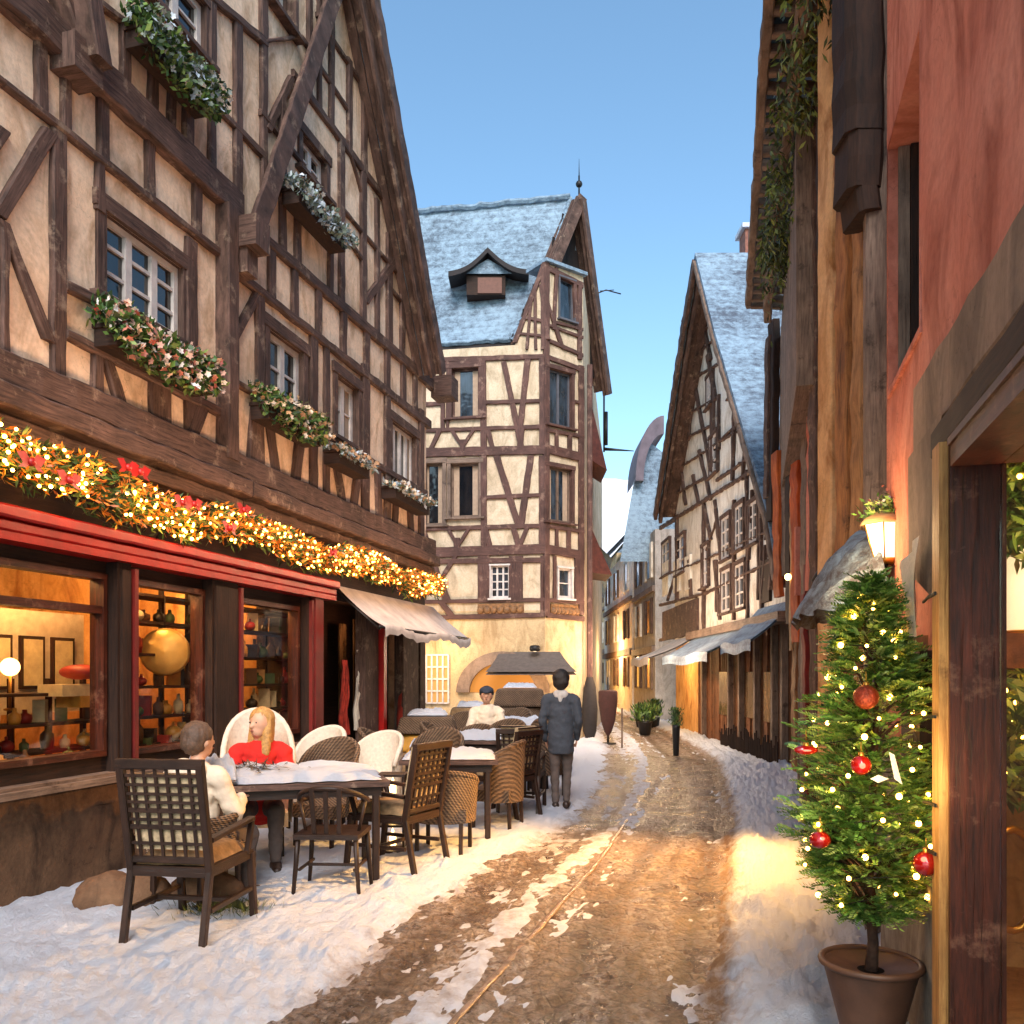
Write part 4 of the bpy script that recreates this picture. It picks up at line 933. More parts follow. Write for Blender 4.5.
# dormer
dc = at(486, 286, 21.9); dm = empty('dormer', dc, parent=rB); reg(dm, rB)
mb = MB(); wv = 1.0
mb.box(dc+Vector((0, .9, .0)), (1.0, 1.9, .5)); mb.build('cheek', TIMD, dm)
mb = MB(); mb.box(dc+Vector((0.1, -.07, -.02)), (.62, .03, .4)); mb.build('shutter', plain('dormer_shutter', lin('#6b4436'), .7), dm)
mb = MB()
pk = dc+Vector((0.05, -.3, .85)); l_ = dc+Vector((-.95, -.3, .24)); r_ = dc+Vector((1.1, -.3, .28)); bk = Vector((0, 2.4, .25))
n = 10
for a, b in ((l_, pk), (r_, pk)):
    vs = []
    for i in range(n+1):
        v = a.lerp(b, i/n)-Vector((0, 0, .14*math.sin(math.pi*i/n))); vs += [v, v+bk, v-Vector((0, 0, .13)), v+bk-Vector((0, 0, .13))]
    fs = []
    for i in range(n): q = i*4; fs += [(q, q+4, q+5, q+1), (q+2, q+3, q+7, q+6), (q, q+2, q+6, q+4)]
    mb.add(vs, fs)
mb.build('dormer_roof', ROOFD, dm)
mb = MB(); mb.add([dc+Vector((-.6, -.12, .26)), dc+Vector((.7, -.12, .26)), dc+Vector((.05, -.12, .64))], [(0, 1, 2)]); mb.build('dormer_gable', ROOFS, dm)
# antenna and downpipes
ant = empty('roof_antenna', at(590, 294, 23.6), label='thin aerial sticking out beside the corner house gable', cat='antenna'); mb = MB()
mb.tube([at(588, 297, 23.6), at(606, 290, 23.6), at(621, 294, 23.6)], .018, 5); mb.tube([at(600, 291, 23.6), at(614, 290, 23.6)], .012, 5); mb.build('mast', BLACKP, ant)
ant = empty('chimney_pipes', at(606, 450, 25), label='dark stove pipes and bracket rising behind the corner house gable', cat='pipes'); mb = MB()
mb.tube([at(604, 452, 25), at(604, 386, 25)], .03, 6); mb.tube([at(606, 445, 25), at(606, 412, 25)], .06, 6); mb.tube([at(604, 449, 25), at(634, 451, 25)], [.05, .012], 6); mb.build('pipe', BLACKP, ant)
# balcony roofs stepping out on the street side of B
mb = MB()
for (x0, y0, x1, y1, x2, y2) in ((584, 372, 607, 470, 584, 455), (588, 520, 612, 575, 588, 572)):
    a, b, c = at(x0, y0, 23), at(x1, y1, 23.5), at(x2, y2, 23); e = Vector((0, 1.6, 0)); mb.add([a, b, c, a+e, b+e, c+e], [(0, 1, 2), (5, 4, 3), (0, 3, 4, 1), (1, 4, 5, 2)])
mb.build('side_canopy', plain('red_brown_boards', lin('#5a2e26'), .7, var=.5, sc_=8), B)
ps = empty('corner_post', PH.p(u2+.12, 0, .1), label='tall brown post running down the corner of the middle house', cat='post'); mb = MB()
q = PH.p(u2+.12, 0, .12); mb.bar(q, q+Vector((0, 0, zB-.1)), .13, .13, up=(0, 1, 0)); mb.build('shaft', TIMR, ps)
mb = MB(); mb.lathe([(.08, 1.6), (.15, 1.35), (.2, .8), (.17, .25), (.12, .1), (.11, 0)], q, 14); mb.build('wrapped_base', plain('dark_canvas', lin('#2c2624'), .9), ps)
# arched window, low entrance roof and lamp of the ground floor
mb = MB(); ce = PF.uz(503, 678)
n = 16; r0, r1 = .72, 1.0; vs = []
for i in range(n+1):
    t = math.pi*i/n; 
    for r_ in (r0, r1): vs += [PF.p(ce[0]-r_*1.15*math.cos(t), ce[1]-.35+r_*math.sin(t), o_) for o_ in (-.02, .12)]
fs = []
for i in range(n): q = i*4; fs += [(q+1, q+3, q+7, q+5), (q, q+1, q+5, q+4), (q+2, q+6, q+7, q+3)]
mb.add(vs, fs); mb.build('arch_moulding', STONE, B)
mb = MB(); vs = [PF.p(ce[0], ce[1]-.35, .02)]+[PF.p(ce[0]-r0*1.14*math.cos(math.pi*i/n), ce[1]-.35+r0*math.sin(math.pi*i/n), .02) for i in range(n+1)]; mb.add(vs, [(0, i+1, i+2) for i in range(n)]); mb.build('arch_pane', emit('arch_light', lin('#d98a30'), .3, lin('#8a5a20')), B)
mb = MB(); zc = PF.uz(500, 652)[1]; ze = PF.uz(500, 672)[1]
def pent(x0, x1, x2, x3):                    # top edge x0-x1, eave x2-x3
    n = 10; vs = []
    for j in range(4):
        t = j/3
        for i in range(n+1):
            s_ = i/n; ua = PF.uz(x0, 660)[0]*(1-s_)+PF.uz(x1, 660)[0]*s_; ub = PF.uz(x2, 660)[0]*(1-s_)+PF.uz(x3, 660)[0]*s_
            vs.append(PF.p(ua*(1-t)+ub*t, zc+(ze-zc)*t-.04*math.sin(t*3.1), .05+1.0*t))
    fs = [(j*(n+1)+i, j*(n+1)+i+1, (j+1)*(n+1)+i+1, (j+1)*(n+1)+i) for j in range(3) for i in range(n)]
    mb.add(vs, fs); mb.add([v-Vector((0, 0, .07)) for v in vs], fs); 
pent(500, 560, 494, 581); mb.build('entrance_roof', plain('grey_tin', lin('#5e5550'), .7, var=.3), B)
wl = empty('wall_lamp', PF.p(*PF.uz(537, 648), .3), label='small dark drum lamp above the arched window of the corner house', cat='lamp'); mb = MB(); c = PF.p(*PF.uz(537, 648), .35)
mb.lathe([(0, .12), (.2, .1), (.26, .03), (.26, -.12), (.2, -.18)], c, 14); mb.v = [tuple(c+(Vector(v)-c)*.5) for v in mb.v]; mb.tube([c+Vector((0, .4, .02)), c], .03, 6); mb.build('shade', BLACKP, wl)
mb = MB(); mb.ball(c-Vector((0, 0, .07)), .06, 10, 6, (1, 1, .5)); mb.build('bulb', LAMPG, wl)
lamp('arch_fill_light', c-Vector((0, .8, .9)), 40, (1, .62, .28), .15); lamp('arch_fill_light', PF.p(PF.uz(440, 660)[0], 2.2, 1.0), 60, (1, .62, .26), .2)  # added warm fill for the ground floor; no visible fixture gives it
wb = empty('lattice_window', PF.p(*PF.uz(438, 680), .03), label='lit lattice window low on the corner house beside the awning', cat='window')
a = PF.uz(427, 655); b = PF.uz(449, 703); mb = MB()
for i in range(5): u = a[0]+(b[0]-a[0])*i/4; PF.box(mb, u-.02, u+.02, b[1], a[1], .02, .08)
for i in range(5): z = b[1]+(a[1]-b[1])*i/4; PF.box(mb, a[0], b[0], z-.02, z+.02, .03, .07)
mb.build('lattice', WHITE, wb); mb = MB(); PF.box(mb, a[0], b[0], b[1], a[1], .0, .02); mb.build('pane', emit('lit_pane', lin('#e0a050'), .4, lin('#8a6a40')), wb)

# ------------------------------------------------------------------ house C behind on the right
HC = empty('half_timbered_house', PC.p(8, 0), label='narrow half-timbered house with tall dark gable and frosted roof, right of the street', cat='house', group='half-timbered houses along the street')
rake = [(655, 512), (672, 400), (684, 318), (695, 256)]; PCo = PC.shift(.6); PCp = PC.shift(.22)
rk = [PCo.uz(*q) for q in rake]; rkr = [PCo.uz(*q) for q in ((714, 333), (725, 370), (739, 418), (751, 458), (765, 505), (776, 570))]; rkr[0] = rkr[0]
fullr = rk+rkr; uC0, uC1 = PC.uz(660, 600)[0], PC.uz(799, 600)[0]
mb = MB(); zc0 = 2.55
PC.wall(mb, [(uC1, zc0)]+[(uC1, fullr[-1][1])]+[(u, z) for u, z in fullr[::-1]]+[(fullr[0][0], zc0)], step=.5, amp=.02); mb.build('wall', WHITEP, HC)
mb = MB()
for t in [(655, 528, 766, 462, 6), (657, 502, 700, 478, 4), (663, 475, 735, 432, 3), (667, 445, 707, 425, 4), (672, 420, 712, 398, 3), (678, 385, 716, 362, 4), (683, 362, 709, 340, 3), (690, 335, 706, 325, 3),
          (690, 385, 706, 470, 2.5), (703, 355, 711, 400, 3), (708, 400, 708, 470, 6), (714, 395, 714, 450, 3), (676, 470, 681, 505, 2.5), (700, 330, 706, 360, 2.5), (712, 480, 775, 440, 5), (716, 440, 758, 405, 4), (722, 400, 740, 380, 3),
          (655, 605, 699, 594, 4), (699, 594, 775, 560, 4), (699, 505, 699, 635, 3), (699, 635, 775, 614, 5), (730, 395, 728, 480, 2.5), (742, 430, 742, 480, 2), (752, 455, 754, 480, 2), (735, 380, 735, 430, 2), (756, 475, 758, 600, 2.5), (770, 520, 770, 590, 2.5), (660, 575, 699, 560, 3), (699, 560, 775, 528, 3), (672, 515, 672, 600, 3), (730, 500, 730, 560, 2), (748, 490, 748, 560, 2), (764, 480, 766, 540, 2),
          (655, 640, 699, 632, 4), (712, 560, 712, 612, 2), (762, 545, 762, 600, 2)]: PC.timber(mb, t[0]+6, t[1], t[2]+(6 if t[2] < 735 else 2), t[3], t[4]*.6, proud=.07, ch=.01, jit=.015)
mb.build('timber_frame', TIMB, HC)
# verge, roof
ov = .6
for s_, line_ in (('l', rk), ('r', [rk[-1]]+rkr)):
    mb = MB(); vs = []; n = len(line_)
    for off in (ov, -5.5):
        for (u, z) in line_: vs.append(PC.p(u, z+.08, off))
        for (u, z) in line_: vs.append(PC.p(u, z-.06, off))
    fs = []
    for i in range(n-1): fs += [(i, i+1, 2*n+i+1, 2*n+i), (n+i, n+i+1, 3*n+i+1, 3*n+i), (i, i+1, n+i+1, n+i)]
    fs.append((0, n, 3*n, 2*n)); fs.append((n-1, 2*n-1, 4*n-1, 3*n-1)); mb.add(vs, fs); rf = mb.build('roof', ROOFS2, HC); mb = MB()
    for (a, b) in zip(line_, line_[1:]):
        for o_, w_, dz in ((ov, .3 if s_ == 'l' else .12, -.16), (ov-.16, .24 if s_ == 'l' else .1, -.26), (ov*.5, .1, -.12), (.1, .12, -.12)):
            if s_ == 'r' and o_ < .4: continue
            mb.bar(PC.p(a[0], a[1]+dz, o_), PC.p(b[0], b[1]+dz, o_), .1 if o_ > .3 else .3, w_, up=(0, 0, 1), jit=.012)
    mb.build('verge_board', TIMB if s_ == 'l' else TIMG, rf)
# shutters, windows and boards of C
def strip(pl, x0, x1, y0, y1, m, parent, o0=-.02, o1=.06, name='shutter'):
    mb = MB(); a, b = pl.uz(x0, 0)[0], pl.uz(x1, 0)[0]; z1, z0 = pl.uz((x0+x1)/2, y0)[1], pl.uz((x0+x1)/2, y1)[1]; pl.box(mb, a, b, z0, z1, o0, o1); return mb.build(name, m, parent)
for x0, x1, y0, y1, m in ((664, 699, 605, 637, TIMB), (764, 772, 560, 602, TIMD)):
    strip(PC, x0, x1, y0, y1, m, HC)
for x0, x1, y0, y1 in ((664, 670, 562, 595), (675, 681, 560, 592), (686, 692, 556, 590)): strip(PC, x0, x1, y0, y1, WHITEP, HC)
for (x0, x1, y0, y1) in ((704, 710, 548, 585), (724, 732, 520, 556), (738, 746, 508, 546), (724, 733, 572, 610), (738, 747, 566, 606), (752, 760, 505, 540), (712, 719, 440, 470), (709, 714, 380, 402), (664, 671, 545, 572), (678, 686, 540, 570)):
    a = PC.uz(x0, y0); b = PC.uz(x1, y1); window(PC, HC, b[0], a[0], b[1], a[1], 2, 3, casew=.07, recess=-.05, proud=.08, case=TIMB, frame=WHITE, glass=GLASSD, fw=.05, mw=.035)
for (x0, y0, x1, y1) in ((704, 500, 712, 540), (716, 500, 722, 560), (735, 500, 735, 620), (748, 470, 749, 620), (762, 500, 763, 612), (716, 560, 721, 620), (718, 520, 704, 560), (763, 560, 771, 600), (700, 450, 712, 500), (682, 440, 676, 475), (692, 400, 690, 440), (694, 475, 700, 505), (668, 600, 676, 575), (692, 596, 690, 560)):
    mb = MB(); PC.timber(mb, x0, y0, x1, y1, 1.7, proud=.06, ch=.01, jit=.015); mb.build('stud', TIMB, HC)
# ground floor of C: plank shop front, posts, awnings
uP0, uP1 = PC.uz(700, 700)[0], PC.uz(797, 700)[0]
SH = hole(PC, 735, 668, 765, 722)
mb = MB(); a, b = sorted((uP0, uP1)); u = a
while u < b:
    w_ = random.uniform(.09, .2); PC.box(mb, u, min(u+w_-.012, b), -.05, zc0+.05, -.1, random.uniform(.0, .05)); u += w_
mb.build('plank_front', wood('timber_shop_front', lin('#4a2a1a'), lin('#96603a'), wear=lin('#2a1a12')), HC)
mb = MB(); PC.box(mb, fullr[0][0], uP0, -.05, zc0, -.1, -.03); mb.build('lit_shop_front', OCHRE, HC)
for x in (708, 735, 746, 762, 780, 790): mb = MB(); a = PC.uz(x, 700)[0]; PC.box(mb, a-.06, a+.06, 0, zc0, .05, .16); mb.build('post', TIMG, HC)
for x0, x1, y0, y1 in ((722, 731, 672, 715), (749, 758, 672, 718), (767, 775, 672, 722)): strip(PC, x0, x1, y0, y1, GLASSW, HC, .05, .07, 'shop_pane')
mb = MB(); PC.box(mb, PC.uz(699, 0)[0], PC.uz(798, 0)[0], zc0+.02, zc0+.2, .0, .35); mb.build('ledge', TIMG, HC)
def awnC(x0, x1, z1, z0, reach, m, parent):
    mb = MB(); a, b = PC.uz(x0, 0)[0], PC.uz(x1, 0)[0]; vs = []; n = 14
    for j in range(7):
        t = j/6
        for i in range(n+1):
            s_ = i/n; vs.append(PC.p(a+(b-a)*s_, z1+(z0-z1)*t-.06*math.sin(t*3.1)+.03*math.sin(s_*9)*t, .05+reach*t))
    fs = [(j*(n+1)+i, j*(n+1)+i+1, (j+1)*(n+1)+i+1, (j+1)*(n+1)+i) for j in range(6) for i in range(n)]
    mb.add(vs, fs, smooth=True); mb.add([v-Vector((0, 0, .04)) for v in vs], fs)
    for i in range(n): k = 6*(n+1)+i; mb.add([vs[k], vs[k+1], vs[k+1]-Vector((0, 0, .2)), vs[k]-Vector((0, 0, .2))], [(0, 1, 2, 3)])
    return mb.build('awning', m, parent)
AWB = roofmat('awning_snowy', lin('#7a8496'), .5)
awnC(703, 760, 2.75, 2.1, 1.0, AWB, HC); awnC(761, 797, 2.95, 2.25, .75, AWB, HC); awnC(676, 700, 2.7, 2.1, 1.3, CLOTHG, HC)
lamp('shop_fill_light', PC.p(PC.uz(690, 700)[0], 2.0, .9), 60, (1, .62, .25), .1); lamp('shop_fill_light', PC.p(PC.uz(740, 700)[0], 2.3, 1.6), 110, (1, .7, .45), .2); lamp('shop_fill_light', PC.p(PC.uz(712, 700)[0], 2.4, 2.2), 150, (1, .7, .45), .2)  # warm lights by the shops; the outer ones added to brighten the façade
# dark icicle-like fence at its foot
fc = empty('low_fence', PC.p(PC.uz(765, 0)[0], 0, .3), label='row of thin dark palings half buried in snow before the plank shop front', cat='fence'); mb = MB()
a, b = sorted((PC.uz(735, 0)[0], PC.uz(796, 0)[0])); u = a
while u < b: mb.bar(PC.p(u, -.05, .32), PC.p(u+random.uniform(-.02, .02), random.uniform(.35, .62), .32), .03, .02, up=(0, 1, 0)); u += .09
mb.build('palings', TIMD, fc)
ch = empty('brick_chimney', at(749, 262, 24), label='reddish brick chimney on the frosted roof behind the right houses', cat='chimney'); mb = MB(); c = at(752, 262, 24); mb.box(c+Vector((0, 0, .0)), (.55, .6, 1.6)); mb.build('stack', plain('brick_red', lin('#8a5848'), .85, var=.5, sc_=9, bs=.6), ch)
mb = MB(); mb.box(c+Vector((0, 0, .85)), (.75, .8, .12)); mb.build('cap', SNOW, ch)

# ------------------------------------------------------------------ far houses at the bend
def far_house(x0, x1, X, Y0, Y1, ztop, m, label, nw=2, ns=3, roof=True, lit=False):
    """street front along a line of depth Y0..Y1 at X; gable roof running along the street"""
    P = Plane(X, Y0, 0, 1, -1); h = empty('house', (X+1, (Y0+Y1)/2, 0), label=label, cat='house', group='houses far down the street'); L = Y1-Y0
    mb = MB(); P.box(mb, 0, L, -.1, ztop, -5, 0); mb.build('wall', m, h)
    for f in range(ns):
        z = 1.2+f*(ztop-.8)/ns
        for k in range(nw):
            u = L*(k+.5)/nw; mb = MB(); P.box(mb, u-.45, u+.45, z, z+1.15, -.03, .03); mb.build('window', LAMPG if False else (GLASSW if (f == 0 or lit) else GLASSB), h)
            mb = MB()
            for s_ in (-1, 1): P.box(mb, u+s_*.66-.18, u+s_*.66+.18, z-.05, z+1.2, .0, .07)
            mb.build('shutter', [TIMG, TIMB, WHITEP][(f+k) % 3], h)
    mb = MB(); P.box(mb, 0, L, ztop*.36, ztop*.36+.25, 0, .12); P.box(mb, 0, L, ztop*.68, ztop*.68+.2, 0, .1); mb.build('cornice', TIMG, h)
    if roof:
        mb = MB(); a = Vector((X-.5, Y0-.2, ztop)); b = Vector((X-.5, Y1+.2, ztop)); c = Vector((X+2.6, Y0-.2, ztop+3.2)); d = Vector((X+2.6, Y1+.2, ztop+3.2)); vs, fs = roofpatch(a, b, c, d, 10); mb.add(vs, fs)
        e, f_ = Vector((X+5.5, Y0-.2, ztop)), Vector((X+5.5, Y1+.2, ztop)); vs, fs = roofpatch(e, f_, c, d, 8); mb.add(vs, fs); mb.add([Vector((X, Y0, ztop)), Vector((X+5, Y0, ztop)), c+Vector((0, .2, -.1))], [(0, 1, 2)]); mb.build('roof', ROOFS, h)
    return h
far_house(0, 0, 4.95, 29.4, 34.5, 6.7, plaster('far_grey', lin('#b3a79b'), lin('#9c9188'), lin('#7e746a')), 'grey-brown far house just left of the dark-gabled one', 2, 3, roof=False)
far_house(0, 0, 4.9, 34.6, 45, 6.9, WHITEP, 'pale narrow far house closing the right side of the street', 3, 3)
far_house(0, 0, 5.6, 45.5, 60, 8.2, YELLOW, 'farthest warm yellow house at the bend of the street', 3, 3, lit=True)
# curved snow-capped gable above them
cg = empty('curved_gable', at(650, 470, 30), label='curved snow-capped gable end peeking out left of the dark gable', cat='gable'); mb = MB(); vs = []; n = 12
for i in range(n+1):
    t = math.pi*.5*i/n; 
    for (r_, o_) in ((1.0, 0), (.72, 0), (1.0, 2.2), (.72, 2.2)): 
        v = at(664, 475, 30); vs.append(v+Vector((-1.15*r_*math.sin(t) if False else -1.0*r_*math.cos(t), o_, 2.3*r_*math.sin(t)-.2)))
fs = []
for i in range(n): q = i*4; fs += [(q, q+1, q+5, q+4), (q, q+4, q+6, q+2), (q+1, q+3, q+7, q+5)]
mb.add(vs, fs); v = at(664, 560, 30); mb.build('arch', plain('gable_mauve', lin('#6a5e66'), .8, var=.4, sc_=3), cg)
mb = MB(); mb.add([v+Vector((-1.5, .4, 0)), v+Vector((.4, .4, 0)), v+Vector((.4, .4, 3.6)), v+Vector((-.6, .4, 4.4)), v+Vector((-.95, .4, 3.2))], [(0, 1, 2, 3, 4)]); mb.build('snowy_face', ROOFS, cg)
# left side beyond the corner house
P2 = Plane(3.0, 30, .09, 1, 1)
h = empty('house', P2.p(6, 0, -2), label='ochre lit house behind the corner post, left side of the bend', cat='house', group='houses far down the street')
mb = MB(); P2.box(mb, -1, 14, -.1, 5.6, -4, 0); mb.build('wall', OCHRE, h)
for k in range(4):
    mb = MB(); P2.box(mb, .4+k*3, 1.6+k*3, .3, 2.2, -.02, .04); mb.build('shop_pane', emit('far_shop_light%d' % k, lin('#f0b050'), 1.4, lin('#8a6a40')), h)
    mb = MB(); P2.box(mb, .4+k*3, 1.6+k*3, 3.2, 4.6, -.02, .05); mb.build('window', GLASSW, h)
mb = MB(); vs, fs = roofpatch(P2.p(-1.2, 5.6, .5), P2.p(14, 5.6, .5), P2.p(-1.2, 8.4, -2.5), P2.p(14, 8.4, -2.5), 8); mb.add(vs, fs); mb.build('roof', ROOFS, h)
# closing house with the broad snow roof
h = empty('house', (3.6, 64, 0), label='house with broad snow-covered roof closing the end of the street', cat='house', group='houses far down the street')
mb = MB(); mb.box((4, 68, 3), (22, 6, 6.4)); mb.build('wall', OCHRE, h)
mb = MB(); vs, fs = roofpatch(Vector((-8, 64.5, 6.2)), Vector((16, 64.5, 6.8)), Vector((-8, 72, 19)), Vector((16, 72, 18)), 30, .3); mb.add(vs, fs, smooth=True); mb.build('roof', SNOW, h)
mb = MB(); mb.bar((-8, 66.7, 10.3), (16, 66.7, 10.9), .15, .15); mb.build('snow_guard', BLACKP, h)
for k in range(8): mb = MB(); mb.box((-4+k*2.2, 64.95, 2.1), (1, .1, 1.6)); mb.build('window', emit('far_light%d' % k, lin('#f0b860'), 1.0, lin('#8a6a40')), h)
lamp('far_street_glow', (4.0, 38, 2.6), 220, (1, .66, .3), .3); lamp('far_street_glow', (3.3, 27.5, 2.2), 60, (1, .66, .3), .2)

# ------------------------------------------------------------------ right row: D3 (far), D2 (posts), R (salmon, near)
Y2u = lambda Y: Y*math.hypot(.285, 1)
uR0, uR1 = Y2u(1.0), Y2u(4.62); uD2, uD3 = Y2u(5.2), Y2u(8.6); uDe = Y2u(14.3)
HR = empty('plastered_house', PR.p(Y2u(3.5), 0, -.5), label='salmon plastered house nearest on the right, stone band over its shop window', cat='house')
WR = hole(PR, 888, 60, 920, 345); WR = [Y2u(3.69), Y2u(4.55), 3.16, 4.46]
SR = [Y2u(1.3), Y2u(2.93), .34, 2.42]
mb = MB(); PR.wall(mb, [(uR0, -.1), (uR1, -.1), (uR1, 9.5), (uR0, 9.5)], [WR, SR], step=.22, amp=.03); mb.build('wall', SALMON, HR)
mb = MB(); a, b = SR[1]+.02, uR1-.01; PR.wall(mb, [(a, -.1), (b, -.1), (b, 1.25), (a, 1.1)], off=.03, amp=.02, step=.2); mb.build('plinth', GREYW, HR)
mb = MB(); PR.timber_uz(mb, ((uR0, 2.60), (uR0, 2.84)), ((Y2u(3.66), 2.59), (Y2u(3.66), 2.90)), .03, jit=.008); mb.build('stone_band', STONE, HR)
mb = MB(); PR.wall(mb, [(Y2u(3.05), 1.9), (Y2u(3.72), 2.1), (Y2u(3.72), 2.6), (Y2u(3.05), 2.6)], off=.045, step=.2, amp=.01); mb.build('plaster_patch', STONE, HR)
mb = MB(); PR.timber_uz(mb, ((uR0, 2.46), (uR0, 2.585)), ((Y2u(3.2), 2.46), (Y2u(3.2), 2.575)), .05, jit=.004); mb.build('lintel', TIMD, HR)
mb = MB(); PR.box(mb, SR[1]+.005, SR[1]+.12, -.05, 2.46, -.02, .075); mb.build('honey_post', TIMH, HR)
mb = MB()
PR.box(mb, SR[1]-.02, SR[1]+.004, .3, 2.44, -.11, .045); PR.box(mb, SR[1]-.035, SR[1]-.0, .3, 2.40, -.125, -.112)
PR.box(mb, SR[0], SR[1]-.1, .26, .36, -.3, .05); PR.box(mb, SR[0], SR[1]-.05, 2.36, 2.43, -.25, .05); PR.box(mb, SR[0], SR[1]-.05, 2.43, 2.455, -.1, .06)
mb.build('shop_window_frame', MAHOG, HR)
mb = MB(); PR.box(mb, SR[0], SR[1]-.03, .36, 2.36, -.11, -.105); mb.build('shop_pane', GLASS, HR)
mb = MB(); PR.box(mb, SR[1]+1.5, SR[1]+1.6, .2, 2.6, -1.6, -.16); mb.build('side_wall', OCHRE, HR)
mb = MB(); I_ = PR.p
mb.add([I_(SR[0]-1, .2, -1.6), I_(SR[1]+1.6, .2, -1.6), I_(SR[1]+1.6, 2.6, -1.6), I_(SR[0]-1, 2.6, -1.6)], [(0, 1, 2, 3)]); mb.add([I_(SR[0]-1, .2, -1.6), I_(SR[1]+1.6, .2, -1.6), I_(SR[1]+1.6, .2, -.2), I_(SR[0]-1, .2, -.2)], [(0, 1, 2, 3)]); mb.add([I_(SR[0]-1, 2.6, -1.6), I_(SR[1]+1.6, 2.6, -1.6), I_(SR[1]+1.6, 2.6, -.2), I_(SR[0]-1, 2.6, -.2)], [(0, 1, 2, 3)])
mb.build('interior_wall', OCHRE, HR)
mb = MB(); q = WR
window(PR, HR, *q, 2, 3, recess=.16, casew=0, frame=plain('sash_brown', lin('#5c4030'), .6), case=SALMON, glass=GLASSD, sill=False, name='window')
mb = MB(); PR.box(mb, WR[1]-.022, WR[1]-.002, WR[2]+.003, WR[3]-.003, -.10, -.045); mb.build('inner_frame', TIML_ if False else TIMG, HR)
mb = MB(); PR.box(mb, WR[1]-.035, WR[1]-.002, WR[2]+.003, WR[3]-.003, -.16, -.104); mb.build('inner_frame', TIMD, HR)
mb = MB(); PR.box(mb, uR1+.002, uD2-.12, .0, 9, -.25, -.10); mb.build('red_strip', REDP, HR)
mb = MB(); PR.box(mb, uD2-.115, uD2, 0, 9, -.2, .05); PR.tube if False else None; mb.build('edge_board', TIMG, HR)
# inside the right shop: greenery, lamp and lights
gr = empty('shop_greenery', at(1015, 600, 3.7), label='evergreen branches with small lights inside the right shop window', cat='greenery'); mb = MB()
for _ in range(5200):
    Y = random.uniform(3.3, 4.3); py = random.choice([random.uniform(462, 560), random.uniform(462, 530), random.uniform(670, 800)]); p = at(random.uniform(1000, 1075), py, Y)
    mb.leaf(p, [random.gauss(0, 1) for _ in range(3)], [random.gauss(0, 1) for _ in range(3)], .09, .03)
mb.build('branches', NEEDLE, gr)
for k in range(26): mb = MB(); mb.ball(at(random.uniform(1000, 1060), random.choice([random.uniform(475, 560), random.uniform(670, 790)]), random.uniform(3.25, 3.6)), .011, 8, 5); mb.build('bulb', BULB, gr)
c = at(1022, 632, 3.55); ln = empty('shop_lantern', c, label='bright white lantern standing inside the right shop window', cat='lantern')
mb = MB(); mb.lathe([(.05, 0), (.075, .02), (.085, .22), (.07, .32), (.02, .36)], c, 14); mb.build('glass_shade', LAMPG, ln); mb = MB(); mb.lathe([(.09, -.03), (.09, 0), (.05, .01)], c, 14); mb.build('base', BRASS, ln)
bs = MB(); c = at(1030, 652, 3.6); bs.box(c, (.9, .4, .14)); bs.build('brick_shelf', plain('brick_shelf', lin('#7a4a2c'), .8, var=.6, sc_=12), label='brick coloured shelf carrying the lantern in the right shop', cat='shelf', loc=c)
c = at(1012, 880, 3.35); wr = empty('hanging_wreath', c, label='silvery ring hanging low in the right shop window', cat='wreath'); mb = MB()
pts = [c+Vector((math.cos(t)*.1, 0, math.sin(t)*.2)) for t in [k*math.pi/10 for k in range(21)]]; mb.tube(pts, .018, 6); mb.build('ring', BRASS, wr)
lamp('right_shop_light', PR.p(Y2u(2.9), 2.25, -.55), 16, (1, .72, .42), .1)

D2 = empty('timber_post_house', PR.p(Y2u(6.5), 0, -.5), label='ochre house with thick rough timber posts and bracket beyond the salmon one', cat='house')
mb = MB(); PR.wall(mb, [(uD2, -.1), (uD3, -.1), (uD3, 8.5), (uD2, 8.5)], step=.4, amp=.03); mb.build('wall', OCHRE, D2)
def post(x0, x1, proud, m, parent, z0=0, z1=8.4, jit=.012, name='post', back=-.05):
    a, b = sorted((PR.uz(x0, 0)[0], PR.uz(x1, 0)[0])); mb = MB(); PR.timber_uz(mb, ((a, z0), (b, z0)), ((a, z1), (b, z1)), proud, back=back, jit=jit, ch=.03); return mb.build(name, m, parent)
def postY(Ya, Yb, proud, m, parent, z0=0, z1=8.4, jit=.012, name='post', back=-.05, ch=.03):
    mb = MB(); PR.timber_uz(mb, ((Y2u(Ya), z0), (Y2u(Yb), z0)), ((Y2u(Ya), z1), (Y2u(Yb), z1)), proud, back=back, jit=jit, ch=ch); return mb.build(name, m, parent)
def fpost(px, pxw, Y, z0, z1, m, parent, thick=.2, lean=0, jit=.012, name='post'):
    """post of square section standing at depth Y, its centre seen in column px"""
    c = at(px, HY, Y); w_ = pxw*Y/F; mb = MB(); mb.bar((c.x, c.y, z0), (c.x+lean, c.y, z1), thick, w_, up=(1, 0, 0), jit=jit, ch=.12); return mb.build(name, m, parent)
TIML = wood('timber_pale', lin('#8e6a45'), lin('#d2aa78'), wear=lin('#5c4030'))
fpost(864, 20, 5.45, 0, 9, TIMO, D2, .18, .03); fpost(848, 14, 6.0, 0, 9, wood('timber_grey_orange', lin('#6a4026'), lin('#b57c48'), wear=lin('#3a2418')), D2, .2, -.02); fpost(880, 6, 5.15, 0, 9, TIMG, D2, .1)
fpost(832, 17, 7.1, 0, 9, plaster('pilaster_cream', lin('#dcb184'), lin('#c99a64'), lin('#946236')), D2, .3, jit=.004, name='pilaster')
mb = MB(); c = at(862, 205, 5.2); pr_ = [(0, 4.55), (.02, 4.75), (0, 6.2), (.0, 8.5)]
